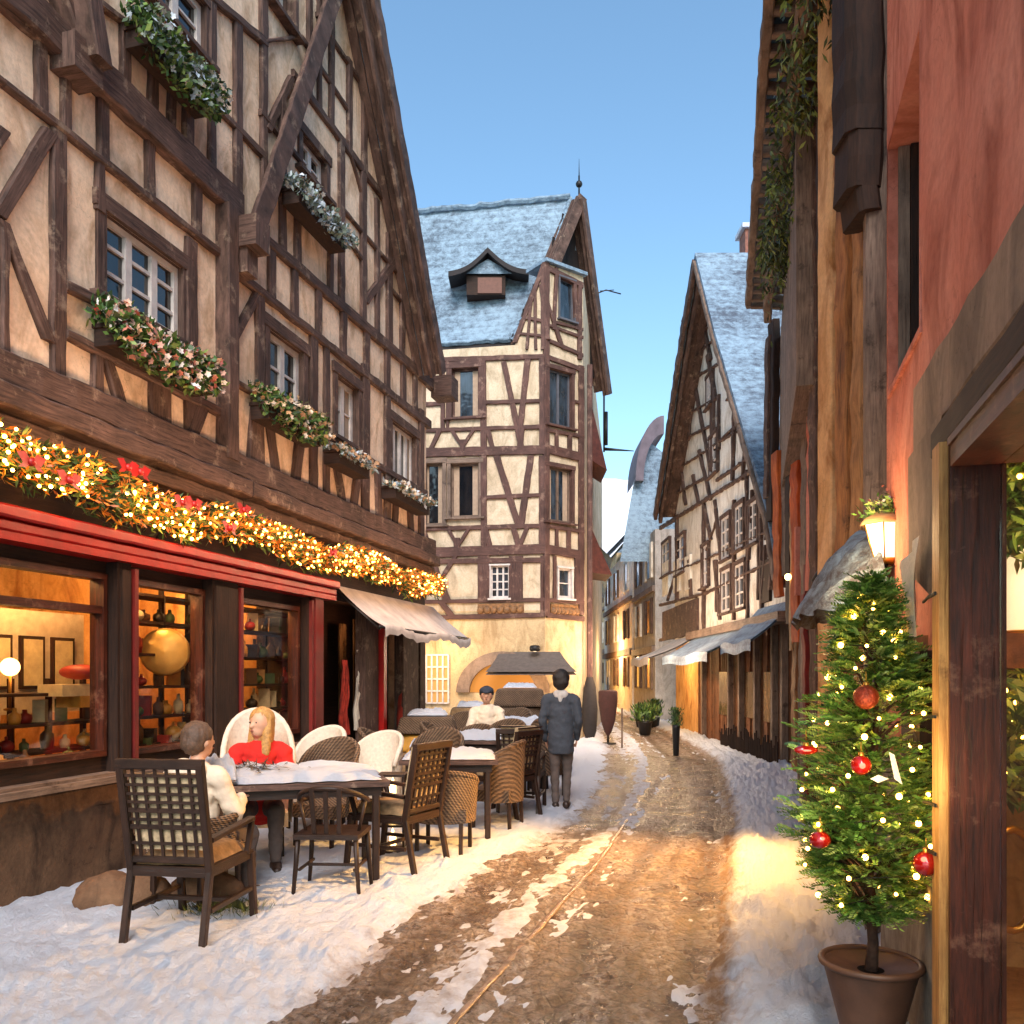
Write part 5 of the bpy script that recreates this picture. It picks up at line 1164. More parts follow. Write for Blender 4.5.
for z0, z1, wx, sh in ((4.42, 4.58, .14, .02), (4.56, 4.9, .22, 0), (4.9, 8.6, .25, 0)): mb.bar((c.x-.02+sh, c.y, z0), (c.x-.02, c.y, z1), .3, wx, up=(1, 0, 0), jit=.01, ch=.2)
mb.build('hanging_bracket', TIMD, D2)
D3 = empty('jettied_timber_house', PR.p(Y2u(11), 0, -.5), label='tall dark weathered timber house with mossy eaves, far end of right row', cat='house')
mb = MB(); PR.wall(mb, [(uD3, -.1), (uDe, -.1), (uDe, 7.2), (uD3, 7.2)], step=.6, amp=.03); mb.build('wall', plaster('plaster_rust', lin('#b4604a'), lin('#9c4430'), lin('#5c2a1e')), D3)
mb = MB(); PR.box(mb, uDe-.02, uDe+.1, 0, 7.2, -4, -.01); mb.build('end_wall', TIMG, D3)
# upper floor hanging out over the street
mb = MB(); PR.box(mb, uD3, uDe-.1, 4.6, 7.2, -.1, .28); mb.build('jettied_floor', TIMG, D3)
for (px, w_, Y, z0, z1, m, th) in ((818, 9, 8.7, 0, 7.6, TIMB, .2), (826, 5, 8.2, 0, 7.2, TIMD, .12), (812, 8, 9.6, 2.6, 7.3, SALMON, .2), (805, 6, 10.6, 0, 5.6, TIMG, .2), (798, 7, 11.8, 2.1, 6.4, wood('timber_rust', lin('#8a2f14'), lin('#c8622c')), .3), (790, 5, 12.6, 2.4, 7.2, TIMD, .2), (785, 6, 13.4, 3.2, 7.2, TIMG, .3), (779, 5, 13.6, 2.9, 5.2, wood('timber_rust_door', lin('#8a3414'), lin('#c8682c')), .3),
                              (772, 7, 14.1, 4.2, 7.5, TIMD, .3), (767, 4, 14.2, 4.6, 7.3, TIMB, .2), (800, 4, 11.4, 0, 3.0, TIMB, .15), (795, 5, 13.6, 0, 3.1, TIMO, .2), (809, 5, 10.0, 0, 2.6, REDD, .1), (792, 3, 12.2, 2, 7.4, TIML, .1), (803, 3, 10.9, 3.4, 7.4, TIMD, .1), (822, 3, 8.5, 0, 4.2, TIML, .1), (815, 3, 9.2, 0, 4.4, TIMD, .12)):
    fpost(px, w_, Y, z0, z1, m, D3, th, random.uniform(-.06, .06))
# open shutters standing out from the wall
for (px, w_, Y, z0, z1, m) in ((816, 12, 9.3, 4.6, 5.8, TIMG), (807, 9, 10.8, 3.2, 4.2, TIMD), (821, 11, 8.9, 6.2, 7.4, TIMD), (797, 10, 12.2, 5.6, 7.0, TIMG), (786, 8, 13.5, 5.3, 6.4, SALMON), (810, 12, 10.4, 2.2, 3.0, REDD), (801, 12, 11.2, 2.7, 3.6, SALMON)):
    c = at(px, HY, Y); mb = MB(); mb.box((c.x, c.y, (z0+z1)/2), (w_*Y/F, .05, z1-z0)); mb.build('open_shutter', m, D3)
# eaves with snow and moss
e0 = Vector((1.72, 5.2, 7.75)); e1 = Vector((3.72, 13.3, 7.45)); 
mb = MB(); sd = (e1-e0).normalized(); rt = Vector((sd.y, -sd.x, 0))
n = 40; vs = []
for i in range(n+1):
    p = e0.lerp(e1, i/n)+Vector((random.uniform(-.02, .02), 0, random.uniform(-.03, .03)))
    for (o_, z_) in ((0, 0), (0, .14), (3.2, 3.0), (3.2, 2.86)): vs.append(p+rt*o_+Vector((0, 0, z_)))
fs = []
for i in range(n): q = i*4; fs += [(q, q+1, q+5, q+4), (q+1, q+2, q+6, q+5), (q+3, q, q+4, q+7)]
fs += [(0, 3, 2, 1), tuple(n*4+k for k in range(4))]
mb.add(vs, fs); rD = mb.build('roof', ROOFD, D3)
mb = MB()
for k in range(34): p = e0.lerp(e1, k/33); mb.bar(p+rt*.02-Vector((0, 0, .02)), p+rt*1.0+Vector((0, 0, -.15)), .09, .1, jit=.01)
mb.bar(e0-rt*.02, e1-rt*.02, .1, .16, jit=.015); mb.bar(e0+rt*.25-Vector((0, 0, .2)), e1+rt*.25-Vector((0, 0, .25)), .12, .16, jit=.02); mb.build('rafter_ends', TIMG, rD)
mb = MB(); vs = []
mb.bar(e0+rt*.05+Vector((0, 0, .16)), e1+rt*.05+Vector((0, 0, .16)), .16, .08, jit=.025); mb.build('snow_edge', SNOW, rD)
ms = MB()
for _ in range(5200):
    t = random.random()**.8; p = e0.lerp(e1, t*.8)+rt*random.uniform(.06, .5)+Vector((0, 0, -.2-abs(random.gauss(0, .5))*(.6+.8*noise.noise(Vector((t*9, 0, 0))))))
    if noise.noise(Vector((t*14, p.z*1.5, 2))) < -.02: continue
    ms.leaf(p, (random.gauss(0, 1), random.gauss(0, 1), -1.2), [random.gauss(0, 1) for _ in range(3)], .1, .03)
ms.build('hanging_moss', leafy('moss', [(0, lin('#1c2410')), (.5, lin('#4a5a24')), (1, lin('#8a9440'))]), label='green moss and creeper hanging from the eaves of the dark timber house', cat='creeper', loc=e0)
# ------------------------------------------------------------------ terrace furniture (templates built at the origin, front = +Y)
def lattice_chair(loc, rz, label, wide=.5, back=1.08):
    r_ = empty('lattice_armchair', (0, 0, 0), label=label, cat='chair', group='chairs on the snowy terrace'); w_, d_ = wide/2, .27
    for sx in (-1, 1):
        mb = MB(); mb.bar((sx*w_, -d_-.09, 0), (sx*w_, -d_, .44), .04, .045); mb.build('leg', CHAIRW, r_)
        mb = MB(); mb.bar((sx*(w_-.0), d_+.05, 0), (sx*(w_-.0), d_, .44), .045, .045); mb.build('leg', CHAIRW, r_)
        mb = MB(); mb.bar((sx*w_, -d_+.0, .62), (sx*w_, d_+.02, .66), .05, .03); mb.bar((sx*w_, d_+.02, .65), (sx*w_, d_-.05, .44), .035, .035); mb.build('armrest', CHAIRW, r_)
    mb = MB(); mb.box((0, 0, .43), (wide+.02, d_*2+.04, .06)); mb.bar((-w_, 0, .2), (w_, 0, .2), .03, .03); mb.bar((-w_, -d_, .2), (-w_, d_, .2), .03, .03); mb.bar((w_, -d_, .2), (w_, d_, .2), .03, .03); mb.build('seat_frame', CHAIRW, r_)
    tilt = .11; Z = lambda z: (-d_-tilt*(z-.44)/.6, z)
    mb = MB(); y1, z1 = Z(back); y0, z0 = Z(.42)
    for sx in (-1, 1): mb.bar((sx*w_, y0, z0), (sx*w_, y1, z1), .045, .05)
    mb.bar((-w_-.02, y1, z1), (w_+.02, y1, z1), .045, .06)
    y, z = Z(.50); mb.bar((-w_, y, z), (w_, y, z), .03, .04); mb.build('back_frame', CHAIRW, r_)
    mb = MB()
    for z in [.60, .70, .745, .80, .85, .90, .955, 1.01]:
        y, z_ = Z(z); mb.bar((-w_, y, z_), (w_, y, z_), .012, .018 if z not in (.7, .8) else .028)
    for i in range(1, 7):
        x = -w_+wide*i/7; a, b = Z(.50), Z(back-.02); mb.bar((x, a[0], a[1]), (x, b[0], b[1]), .02, .012)
    mb.build('lattice', CHAIRW, r_)
    mb = MB(); n = 10; vs = []
    for j in range(n+1):
        for i in range(n+1):
            a, b = i/n*2-1, j/n*2-1; ed = (1-abs(a)**6)*(1-abs(b)**6); vs.append((a*(w_-.02), b*(d_)+.01, .465+.085*ed**.5+.01*noise.noise(Vector((a*3, b*3, 1)))))
    mb.add(vs, [(j*(n+1)+i, j*(n+1)+i+1, (j+1)*(n+1)+i+1, (j+1)*(n+1)+i) for j in range(n) for i in range(n)], smooth=True); mb.build('seat_cushion', CUSH, r_)
    # back cushion seen through the lattice
    mb = MB(); a, b = Z(.56), Z(1.03); mb.box((0, (a[0]+b[0])/2+.045, .79), (wide-.07, .05, .46), Matrix.Rotation(tilt/.6, 3, 'X')); mb.build('back_cushion', MATS['back_cushion'], r_)
    r_.location = loc; r_.rotation_euler = (0, 0, rz); return r_
plain('back_cushion', lin('#b29a78'), .95, var=.5, sc_=24, bs=.5)
def bentwood(loc, rz, label):
    r_ = empty('bentwood_armchair', (0, 0, 0), label=label, cat='chair', group='chairs on the snowy terrace'); 
    for sx in (-1, 1):
        for sy in (-1, 1): mb = MB(); mb.tube([(sx*.24, sy*.2, 0), (sx*.22, sy*.19, .25), (sx*.21, sy*.18, .44)], [.014, .018, .02], 8); mb.build('leg', CHAIRW, r_)
    mb = MB(); n = 20; mb.tube([(.25*math.sin(t), -.24*math.cos(t)+.02, .67+.12*max(0, math.cos(t))) for t in [(-1+2*k/n)*2.2 for k in range(n+1)]], .019, 8); mb.build('arm_hoop', CHAIRW, r_)
    mb = MB()
    for t in (-2.1, -1.4, 1.4, 2.1): mb.tube([(.25*math.sin(t), -.24*math.cos(t)+.02, .67+.12*max(0, math.cos(t))), (.2*math.sin(t), -.18*math.cos(t), .45)], .013, 6)
    for x in (-.1, 0, .1): mb.bar((x, -.22, .79), (x*.9, -.18, .46), .035, .012, up=(0, 1, 0))
    mb.build('back_slats', CHAIRW, r_)
    mb = MB(); mb.box((0, 0, .44), (.47, .44, .035)); mb.build('seat', CHAIRW, r_)
    mb = MB(); mb.bar((-.2, .18, .2), (-.2, -.18, .2), .02, .02); mb.bar((.2, .18, .2), (.2, -.18, .2), .02, .02); mb.bar((-.2, 0, .2), (.2, 0, .2), .02, .02); mb.build('stretcher', CHAIRW, r_)
    r_.location = loc; r_.rotation_euler = (0, 0, rz); return r_
def wicker(loc, rz, label, h=.92, m=None):
    r_ = empty('wicker_armchair', (0, 0, 0), label=label, cat='chair', group='chairs on the snowy terrace'); mb = MB(); n = 18; rows = 10; vs = []
    for j in range(rows+1):
        for i in range(n+1):
            t = (-1+2*i/n)*1.75; top = .62+(h-.62)*max(0, math.cos(t*.9))**.6; z = .28+(top-.28)*j/rows; k = 1+.08*j/rows
            vs.append((.29*math.sin(t)*k*(1 if abs(t) < 1.4 else 1), -.27*math.cos(t)*k, z))
    fs = [(j*(n+1)+i, j*(n+1)+i+1, (j+1)*(n+1)+i+1, (j+1)*(n+1)+i) for j in range(rows) for i in range(n)]
    mb.add(vs, fs, smooth=True); mb.add([(x*.86, y*.86, z) for x, y, z in vs], fs, smooth=True); top = [vs[rows*(n+1)+i] for i in range(n+1)]; mb.tube([(x*.95, y*.95, z) for x, y, z in top], .028, 6); mb.build('shell', m or WICK, r_)
    mb = MB(); mb.box((0, .02, .35), (.5, .46, .12)); mb.build('seat', m or WICK, r_)
    for sx in (-1, 1):
        for sy in (-1, 1): mb = MB(); mb.bar((sx*.2, sy*.2, 0), (sx*.2, sy*.19, .3), .035, .035); mb.build('leg', CHAIRW, r_)
    r_.location = loc; r_.rotation_euler = (0, 0, rz); return r_
def snow_lump(c, rx, ry, h, rz, label=None, name='table_snow', parent=None, sd=0, m=None, n=26):
    mb = MB(); vs = []; c = Vector(c)
    for j in range(n+1):
        for i in range(n+1):
            a, b = i/n*2-1, j/n*2-1; ed = max(0, 1-abs(a)**5)*max(0, 1-abs(b)**5)
            q = Vector((a*rx*(1+.10*noise.noise(Vector((b*5, sd, 0)))-.06), b*ry*(1+.16*noise.noise(Vector((a*6, sd, 9)))-.08), h*ed**.45*(1.1+.9*noise.noise(Vector((a*3.6, b*3.6, sd))))+.012*fbm((a*9, b*9, sd), 3)*ed)); q.rotate(Matrix.Rotation(rz, 3, 'Z')); vs.append(c+q)
    fs = [(j*(n+1)+i, j*(n+1)+i+1, (j+1)*(n+1)+i+1, (j+1)*(n+1)+i) for j in range(n) for i in range(n)]; k = [j*(n+1) for j in range(n+1)]
    mb.add(vs, fs, smooth=True); mb.add([Vector((v.x, v.y, c.z-.015)) for v in vs], fs)
    return mb.build(name, m or SNOW, parent, label=label, kind=None if parent else 'stuff', loc=None if parent else c)
def table(loc, rz, L, W, H, label, skirt=False, snow=.06):
    r_ = empty('terrace_table', (0, 0, 0), label=label, cat='table', group='tables on the snowy terrace')
    mb = MB()
    for i in range(4): mb.box((0, -W/2+W*(i+.5)/4, H-.02), (L, W/4-.006, .04))
    mb.build('tabletop', TIMB, r_); mb = MB(); mb.box((0, 0, H-.08), (L-.12, W-.12, .07)); mb.build('apron', CHAIRW, r_)
    for sx in (-1, 1):
        for sy in (-1, 1): mb = MB(); mb.bar((sx*(L/2-.1), sy*(W/2-.09), 0), (sx*(L/2-.1), sy*(W/2-.09), H-.05), .055, .055); mb.build('leg', CHAIRW, r_)
    if skirt:
        mb = MB(); mb.box((0, 0, .38), (L*.5, W*.5, .7)); mb.build('pedestal', CHAIRW, r_)
    r_.location = loc; r_.rotation_euler = (0, 0, rz)
    return r_
AW = math.atan2(-.262, 1)                    # direction of the left façades
sn = .05                                      # height of the trodden snow under the terrace
lattice_chair((-2.0, 5.34, sn), AW*.55, 'large dark lattice-back armchair with seat cushion, nearest chair on the left')
table((-1.78, 6.75, sn), AW+.55, 1.5, .85, .78, 'nearest terrace table, thickly covered with snow, in front of the seated people', False)
snow_lump((-1.78, 6.75, sn+.79), .74, .41, .07, AW+.55, 'snow lying on the nearest terrace table', sd=1)
snow_lump((-2.25, 6.33, sn+.83), .2, .16, .12, .3, 'small heap of snow at the left end of the nearest table', sd=5)
bentwood((-1.32, 6.28, sn), AW+.2, 'low dark bentwood armchair with hoop arms, right beside the nearest table')
lattice_chair((-.98, 7.15, sn), AW+1.35, 'tall lattice-back chair facing left at the far end of the nearest table', .5, 1.02)
wicker((-1.75, 8.0, sn), AW+3.0, 'brown wicker armchair behind the nearest table', .98)
wicker((-2.05, 8.9, sn), AW+2.9, 'rounded armchair covered in pale wool behind the brown wicker one', 1.04, WHCL)
wicker((-1.5, 9.3, sn), AW+2.9, 'small armchair with narrow pale wool back, left of the second table', .96, WHCL)
table((-.62, 8.45, sn), AW+.3, .95, .7, .78, 'second snow-covered table from the camera, brown wooden box top below its snow')
snow_lump((-.62, 8.45, sn+.79), .47, .34, .06, AW+.3, 'snow lying on the second terrace table', sd=2)
wicker((-.62, 7.75, sn), AW+.1, 'brown wicker armchair with its back to us at the second table', .74)
wicker((-.85, 9.5, sn), AW+3.1, 'brown wicker armchair on the far side of the second table', .98)
table((-.28, 10.9, sn), AW+.1, 1.0, .75, .78, 'third snow-covered terrace table in the row')
snow_lump((-.28, 10.9, sn+.79), .5, .37, .08, AW+.1, 'snow lying on the third terrace table', sd=3)
lattice_chair((.12, 10.1, sn), AW+.1, 'dark lattice chair turned away from us at the third table', .46, .95)
wicker((-.95, 11.5, sn), AW-1.5, 'brown wicker armchair on the left side of the third table', .95)
wicker((-.1, 12.0, sn), AW+3.0, 'brown wicker armchair behind the third table', .95)
table((.28, 14.0, sn), AW, 1.2, .75, .78, 'farthest snow-covered terrace table, beside the walking man')
snow_lump((.28, 14.0, sn+.79), .6, .37, .09, AW, 'snow lying on the farthest terrace table', sd=4)
wicker((.6, 13.2, sn), AW+.2, 'brown wicker armchair at the near side of the farthest table', .95)
wicker((-.35, 13.6, sn), AW-1.4, 'brown wicker armchair at the left end of the farthest table', .98)
wicker((.05, 15.0, sn), AW+3.0, 'brown wicker armchair behind the farthest table', 1.0)
lattice_chair((-.1, 9.7, sn), AW+1.2, 'dark lattice chair between the second and third tables', .46, .95)
for k, (x, y, rz_, h_, lab) in enumerate(((-1.55, 10.2, -1.4, .95, 'brown wicker armchair against the porch posts, left of the lattice chairs'), (-.55, 11.6, 2.9, .9, 'brown wicker armchair just left behind the third table'), (.45, 11.4, .4, .88, 'brown wicker armchair at the street side of the third table'), (-.9, 13.4, 2.7, 1.0, 'brown wicker armchair left of the person with the dark cap'), (.75, 14.9, 2.6, .95, 'brown wicker armchair at the far street-side corner of the terrace'), (-.3, 15.8, 3.0, 1.05, 'tallest brown wicker armchair at the very back of the terrace'), (-.15, 9.0, 1.5, .9, 'brown wicker armchair facing left at the street side of the second table'))):
    wc = wicker((x, y, sn), AW+rz_, lab, h_)
    if k % 2: snow_lump((x, y, sn+.41), .2, .18, .07, 0, 'snow on the seat of %s' % ('the chair just behind the third table' if k == 1 else 'the chair left of the capped person' if k == 3 else 'the tallest wicker chair at the back'), sd=k+40, n=12, name='seat_snow')
for k, (x, y, z, s_, lab) in enumerate(((-1.25, 12.6, 1.05, .5, 'leftmost heap of brown cushions and blankets behind the terrace'), (.15, 16.2, 1.4, .55, 'tall stack of brown fur blankets behind the farthest table'), (-.7, 14.6, 1.1, .42, 'orange and brown blankets piled behind the terrace'), (-1.1, 10.6, .75, .3, 'small brown crate with snow beside the second table'))):
    r_ = empty('blanket_pile', (x, y, 0), label=lab, cat='blankets', group='blankets and cushions piled on the terrace')
    for j in range(4):
        h = z/4; mb = MB(); vs_ = []; mb.box((x+random.uniform(-.05, .05), y, h*(j+.5)), (s_*2*random.uniform(.8, 1), s_*1.4, h*.96), Matrix.Rotation(random.uniform(-.3, .3), 3, 'Z'), .86)
        b_ = mb.build('blanket', [WICK, CUSH, MATS['goods_gold'], WICK][(j+k) % 4], r_); md = b_.modifiers.new('b', 'BEVEL'); md.width = .05; md.segments = 3
    snow_lump((x, y, z+.01), s_*.6, s_*.45, .07, 0, name='snow_cap', parent=r_, sd=k+11, n=12)

# ------------------------------------------------------------------ people (built at the origin facing +Y, then placed)
HAIRD = plain('hair_dark', lin('#1c1411'), .6, var=.5, sc_=40, bs=.6); HAIRB = plain('hair_blond', lin('#b98a4c'), .6, var=.5, sc_=40, bs=.6)
SUIT = plain('grey_wool', lin('#3c424c'), .9, var=.25, sc_=25, bs=.3); TROU = plain('trousers_greybrown', lin('#574b46'), .9, var=.2, sc_=20, bs=.3); COLL = plain('pale_scarf', lin('#b9b4b0'), .9)
REDC = plain('red_wool', lin('#c01a10'), .9, var=.2, sc_=14, bs=.4); CREAMC = plain('cream_wool', lin('#d9c8b0'), .95, var=.15, sc_=9, bs=.6); SHOE = plain('shoe_leather', lin('#2c1c14'), .5)
def head(mb, c, r=.105, f=Vector((0, 1, 0))):
    c = Vector(c); rt = Vector((f.y, -f.x, 0))
    mb.ball(c+Vector((0, 0, .02)), r, 18, 12, (.86, .98, 1.08)); mb.ball(c+f*.03+Vector((0, 0, -.055)), r*.66, 14, 9, (.9, 1, .9))
    cap(mb, c+f*.095+Vector((0, 0, .015)), c+f*.115+Vector((0, 0, -.015)), .011, .017, 8)
    for s_ in (-1, 1): mb.ball(c+rt*s_*.09+Vector((0, 0, -.005)), .028, 8, 6, (.5, .8, 1.1))
    mb.ball(c+f*.095+Vector((0, 0, -.05)), .016, 8, 5, (1.5, .7, .5))
def hand(mb, w_, d, n):
    """five fingers; w_ wrist, d direction, n palm normal"""
    w_, d, n = Vector(w_), Vector(d).normalized(), Vector(n).normalized(); s_ = d.cross(n)
    for k in range(4):
        o = s_*(k-1.5)*.019; L = (.034, .04, .038, .03)[k]; a = w_+d*.085+o; cap(mb, w_+d*.02+o*.7, a, .015, .011, 8); b = a+(d*.85+n*.35)*L; cap(mb, a, b, .0095, .0085, 8); cap(mb, b, b+(d*.4+n*.8)*L*.8, .0085, .007, 8)
    t = w_+d*.03-s_*.03; cap(mb, t, t+(d*.7-s_*.6)*.04, .013, .011, 8); cap(mb, t+(d*.7-s_*.6)*.04, t+(d*.95-s_*.4)*.075, .011, .008, 8)
def eyes(r_, c, f, m=None):
    mb = MB(); c = Vector(c); rt = Vector((f.y, -f.x, 0))
    for s_ in (-1, 1): mb.ball(c+f*.088+rt*s_*.036+Vector((0, 0, .018)), .0075, 8, 6)
    mb.build('eyes', BLACKP, r_); mb = MB(); mb.ball(c+f*.106+Vector((0, 0, -.052)), .014, 10, 6, (1.3, .6, .35)); mb.build('mouth', plain('lips', lin('#8a4a3c'), .5), r_)

# man walking away, seen from behind
man = empty('person', (0, 0, 0), label='person in grey suit with dark hair, walking away up the snowy lane', cat='person')
H = 1.0
vol = MB(); head(vol, (0, .03, 1.545)); cap(vol, (0, 0, 1.36), (0, .02, 1.47), .055, .05)
for p, q, a, b in (((0, .02, .95), (0, .01, 1.18), .11, .105), ((0, .01, 1.18), (0, .01, 1.31), .105, .09), ((-.15, -.01, 1.33), (.15, -.01, 1.33), .05, .05)): cap(vol, p, q, a, b, 16)
for sx, fy in ((-1, -.03), (1, .05)):
    cap(vol, (sx*.085, 0, .9), (sx*.08, fy+.02, .48), .085, .052); cap(vol, (sx*.08, fy+.02, .48), (sx*.065, fy-.02, .09), .05, .032); cap(vol, (sx*.065, fy-.03, .04), (sx*.075, fy+.14, .03), .036, .028)
arm = {-1: ((-.19, -.01, 1.32), (-.24, -.03, 1.06), (-.215, .12, .84)), 1: ((.19, -.01, 1.32), (.235, -.03, 1.06), (.20, .12, .86))}
for s_, (a, b, c) in arm.items():
    cap(vol, a, b, .055, .042); cap(vol, b, c, .04, .027); d = (Vector(c)-Vector(b)).normalized(); hand(vol, Vector(c)+d*.02, d, (-s_, 0, 0))
remesh(vol, 'body', SKIN, man, .011, 3); eyes(man, (0, .03, 1.545), Vector((0, 1, 0)))
v = MB()
for p, q, a, b in (((-.06, 0, .84), (-.05, 0, 1.0), .118, .112), ((.06, 0, .84), (.05, 0, 1.0), .118, .112), ((-.055, 0, .76), (-.06, 0, .84), .105, .118), ((.055, 0, .76), (.06, 0, .84), .105, .118), ((0, 0, .9), (0, 0, 1.0), .14, .14), ((0, 0, 1.0), (0, -.01, 1.18), .148, .147), ((0, -.01, 1.18), (0, -.01, 1.3), .148, .125), ((-.155, -.01, 1.325), (.155, -.01, 1.325), .074, .074), ((-.07, -.01, 1.36), (.07, -.01, 1.36), .06, .06)): cap(v, p, q, a, b, 18)
v.lathe([(0, .665), (.155, .67), (.17, .70), (.172, .9), (.160, 1.05), (.158, 1.2), (.13, 1.3), (0, 1.32)], (0, 0, 0), 28)
v.v = [(x, y*.86, z) for x, y, z in v.v]
for s_, (a, b, c) in arm.items(): cap(v, a, b, .068, .055); cap(v, b, c, .054, .044)
remesh(v, 'jacket', SUIT, man, .011, 3, fold=.011)
v = MB()
cap(v, (-.05, 0, .93), (.05, 0, .93), .10, .10, 16)
for sx, fy in ((-1, -.03), (1, .05)): cap(v, (sx*.082, 0, .88), (sx*.08, fy+.02, .48), .098, .066); cap(v, (sx*.08, fy+.02, .48), (sx*.066, fy-.02, .11), .064, .048)
remesh(v, 'trousers', TROU, man, .011, 3, fold=.012)
v = MB(); v.ball((0, .0, 1.585), .113, 16, 10, (1.0, 1.08, 1.0)); v.ball((0, -.035, 1.535), .1, 16, 10, (1.05, .85, 1.0)); [v.ball((random.uniform(-.065, .065), random.uniform(-.09, .0), random.uniform(1.5, 1.63)), .045, 8, 6) for _ in range(16)]; v.ball((0, -.04, 1.59), .07, 10, 8); remesh(v, 'hair', HAIRD, man, .010, 1, strand=.006)
v = MB(); cap(v, (-.05, -.03, 1.39), (.05, -.03, 1.39), .052, .052); cap(v, (-.04, -.06, 1.37), (.04, -.06, 1.37), .045, .045); cap(v, (0, -.07, 1.37), (0, -.095, 1.31), .05, .03); remesh(v, 'scarf', COLL, man, .01, 2)
for sx, fy in ((-1, -.03), (1, .05)): v = MB(); cap(v, (sx*.066, fy-.035, .045), (sx*.078, fy+.15, .036), .05, .036); remesh(v, 'shoe', SHOE, man, .01, 2)
man.location = ground(561, 811)+Vector((0, 0, .0)); man.scale = (.93, .93, 1.0); man.rotation_euler = (0, 0, R(-8)); man.location.z = .03

def seated(loc, rz, label, top, hair, long=False, hood=False, turn=0, cap_=None, bottom=TROU, arms=None):
    r_ = empty('person', (0, 0, 0), label=label, cat='person', group='people sitting at the terrace tables'); f = Vector((math.sin(turn), math.cos(turn), 0)); hc = Vector((0, .03, 1.20))
    vol = MB(); head(vol, hc, .105, f); cap(vol, (0, 0, 1.0), (0, .02, 1.12), .055, .05); cap(vol, (0, 0, .5), (0, 0, .95), .13, .12, 16); cap(vol, (-.14, 0, .97), (.14, 0, .97), .06, .06)
    arms_ = arms or {-1: ((-.19, 0, .95), (-.25, .1, .70), (-.12, .33, .76)), 1: ((.19, 0, .95), (.25, .1, .70), (.12, .33, .76))}
    for s_, (a, b, c) in arms_.items(): cap(vol, a, b, .055, .042); cap(vol, b, c, .04, .027); d = (Vector(c)-Vector(b)).normalized(); hand(vol, Vector(c)+d*.02, d, (0, 0, -1))
    for sx in (-1, 1): cap(vol, (sx*.09, 0, .5), (sx*.12, .42, .5), .085, .06); cap(vol, (sx*.12, .42, .5), (sx*.12, .4, .1), .055, .035); cap(vol, (sx*.12, .38, .05), (sx*.13, .54, .035), .036, .028)
    remesh(vol, 'body', SKIN, r_, .012, 3); eyes(r_, hc, f)
    v = MB(); cap(v, (0, -.01, .5), (0, -.01, .93), .17, .15, 18); cap(v, (-.15, -.01, .965), (.15, -.01, .965), .082, .082); cap(v, (-.06, -.01, 1.02), (.06, -.01, 1.02), .06, .06)
    for s_, (a, b, c) in arms_.items(): cap(v, a, b, .078, .066); cap(v, b, c, .062, .048)
    remesh(v, 'jacket', top, r_, .011, 3, fold=.016)
    v = MB()
    for sx in (-1, 1): cap(v, (sx*.09, 0, .5), (sx*.12, .42, .5), .1, .075); cap(v, (sx*.12, .42, .5), (sx*.12, .4, .12), .07, .052)
    remesh(v, 'trousers', bottom, r_, .013, 3, fold=.01)
    v = MB(); v.ball(hc-f*.022+Vector((0, 0, .045)), .108, 16, 10, (1, 1, .98)); v.ball(hc-f*.045, .092, 14, 9, (1, 1, 1.05))
    if long: cap(v, hc-f*.04, hc-f*.05+Vector((0, 0, -.26)), .095, .07); [cap(v, hc+Vector((f.y, -f.x, 0))*s_*.07-f*.01, hc+Vector((f.y, -f.x, 0))*s_*.085+f*.03+Vector((0, 0, -.24)), .045, .035) for s_ in (-1, 1)]
    remesh(v, 'hair', hair, r_, .010, 1, strand=.008)
    for sx in (-1, 1): v = MB(); cap(v, (sx*.12, .36, .06), (sx*.13, .55, .045), .052, .04); remesh(v, 'shoe', SHOE, r_, .013, 2)
    if cap_: v = MB(); v.ball(hc+Vector((0, 0, .075)), .112, 16, 8, (1, 1, .62)); v.ball(hc+f*.1+Vector((0, 0, .05)), .06, 10, 5, (1, 1, .2)); remesh(v, 'cap', cap_, r_, .011, 2)
    if hood: v = MB(); cap(v, (-.09, -.1, 1.0), (.09, -.1, 1.0), .075, .075); v.ball((0, -.13, 1.0), .1, 12, 8); remesh(v, 'hood', top, r_, .012, 3)
    r_.location = loc; r_.rotation_euler = (0, 0, rz); return r_
seated((-2.22, 5.98, -.02), AW-.1, 'person in a bulky cream coat seen from behind, seated at the nearest table', CREAMC, plain('hair_brown', lin('#5a4232'), .6, var=.5, sc_=40, bs=.6), hood=True, turn=.25)
wicker((-2.22, 5.98, sn), AW-.1, 'low wicker seat under the person in the cream coat', .6)
seated((-2.16, 7.3, .03), AW-2.6, 'person with blond hair in a red jacket, seated behind the nearest table', REDC, HAIRB, long=True, turn=.75)
wicker((-2.24, 7.5, sn), AW-2.6, 'tall round-backed white armchair behind the person in red', 1.28, WHCL)
seated((-.38, 12.75, .14), AW-2.9, 'person in a white coat and dark cap sitting among the brown chairs', CREAMC, HAIRD, cap_=plain('cap_blue', lin('#2c3240'), .9), turn=0)
wicker((-.38, 12.9, sn), AW-2.9, 'wicker chair of the person with the dark cap', .9)
# dark bag at the man's side
bg_ = empty('tall_bag', ground(538, 792), label='dark tall bag standing in the snow between the tables and the walking man', cat='bag'); c = ground(538, 793)
mb = MB(); mb.box(c+Vector((0, 0, .3)), (.3, .2, .55), None, .8); o = mb.build('bag_body', plain('bag_dark', lin('#2a2426'), .7), bg_); md = o.modifiers.new('b', 'BEVEL'); md.width = .04; md.segments = 3
mb = MB(); mb.tube([c+Vector((.08*math.cos(t), 0, .57+.2*math.sin(t))) for t in [k*math.pi/8 for k in range(9)]], .014, 6); mb.build('strap', BLACKP, bg_)

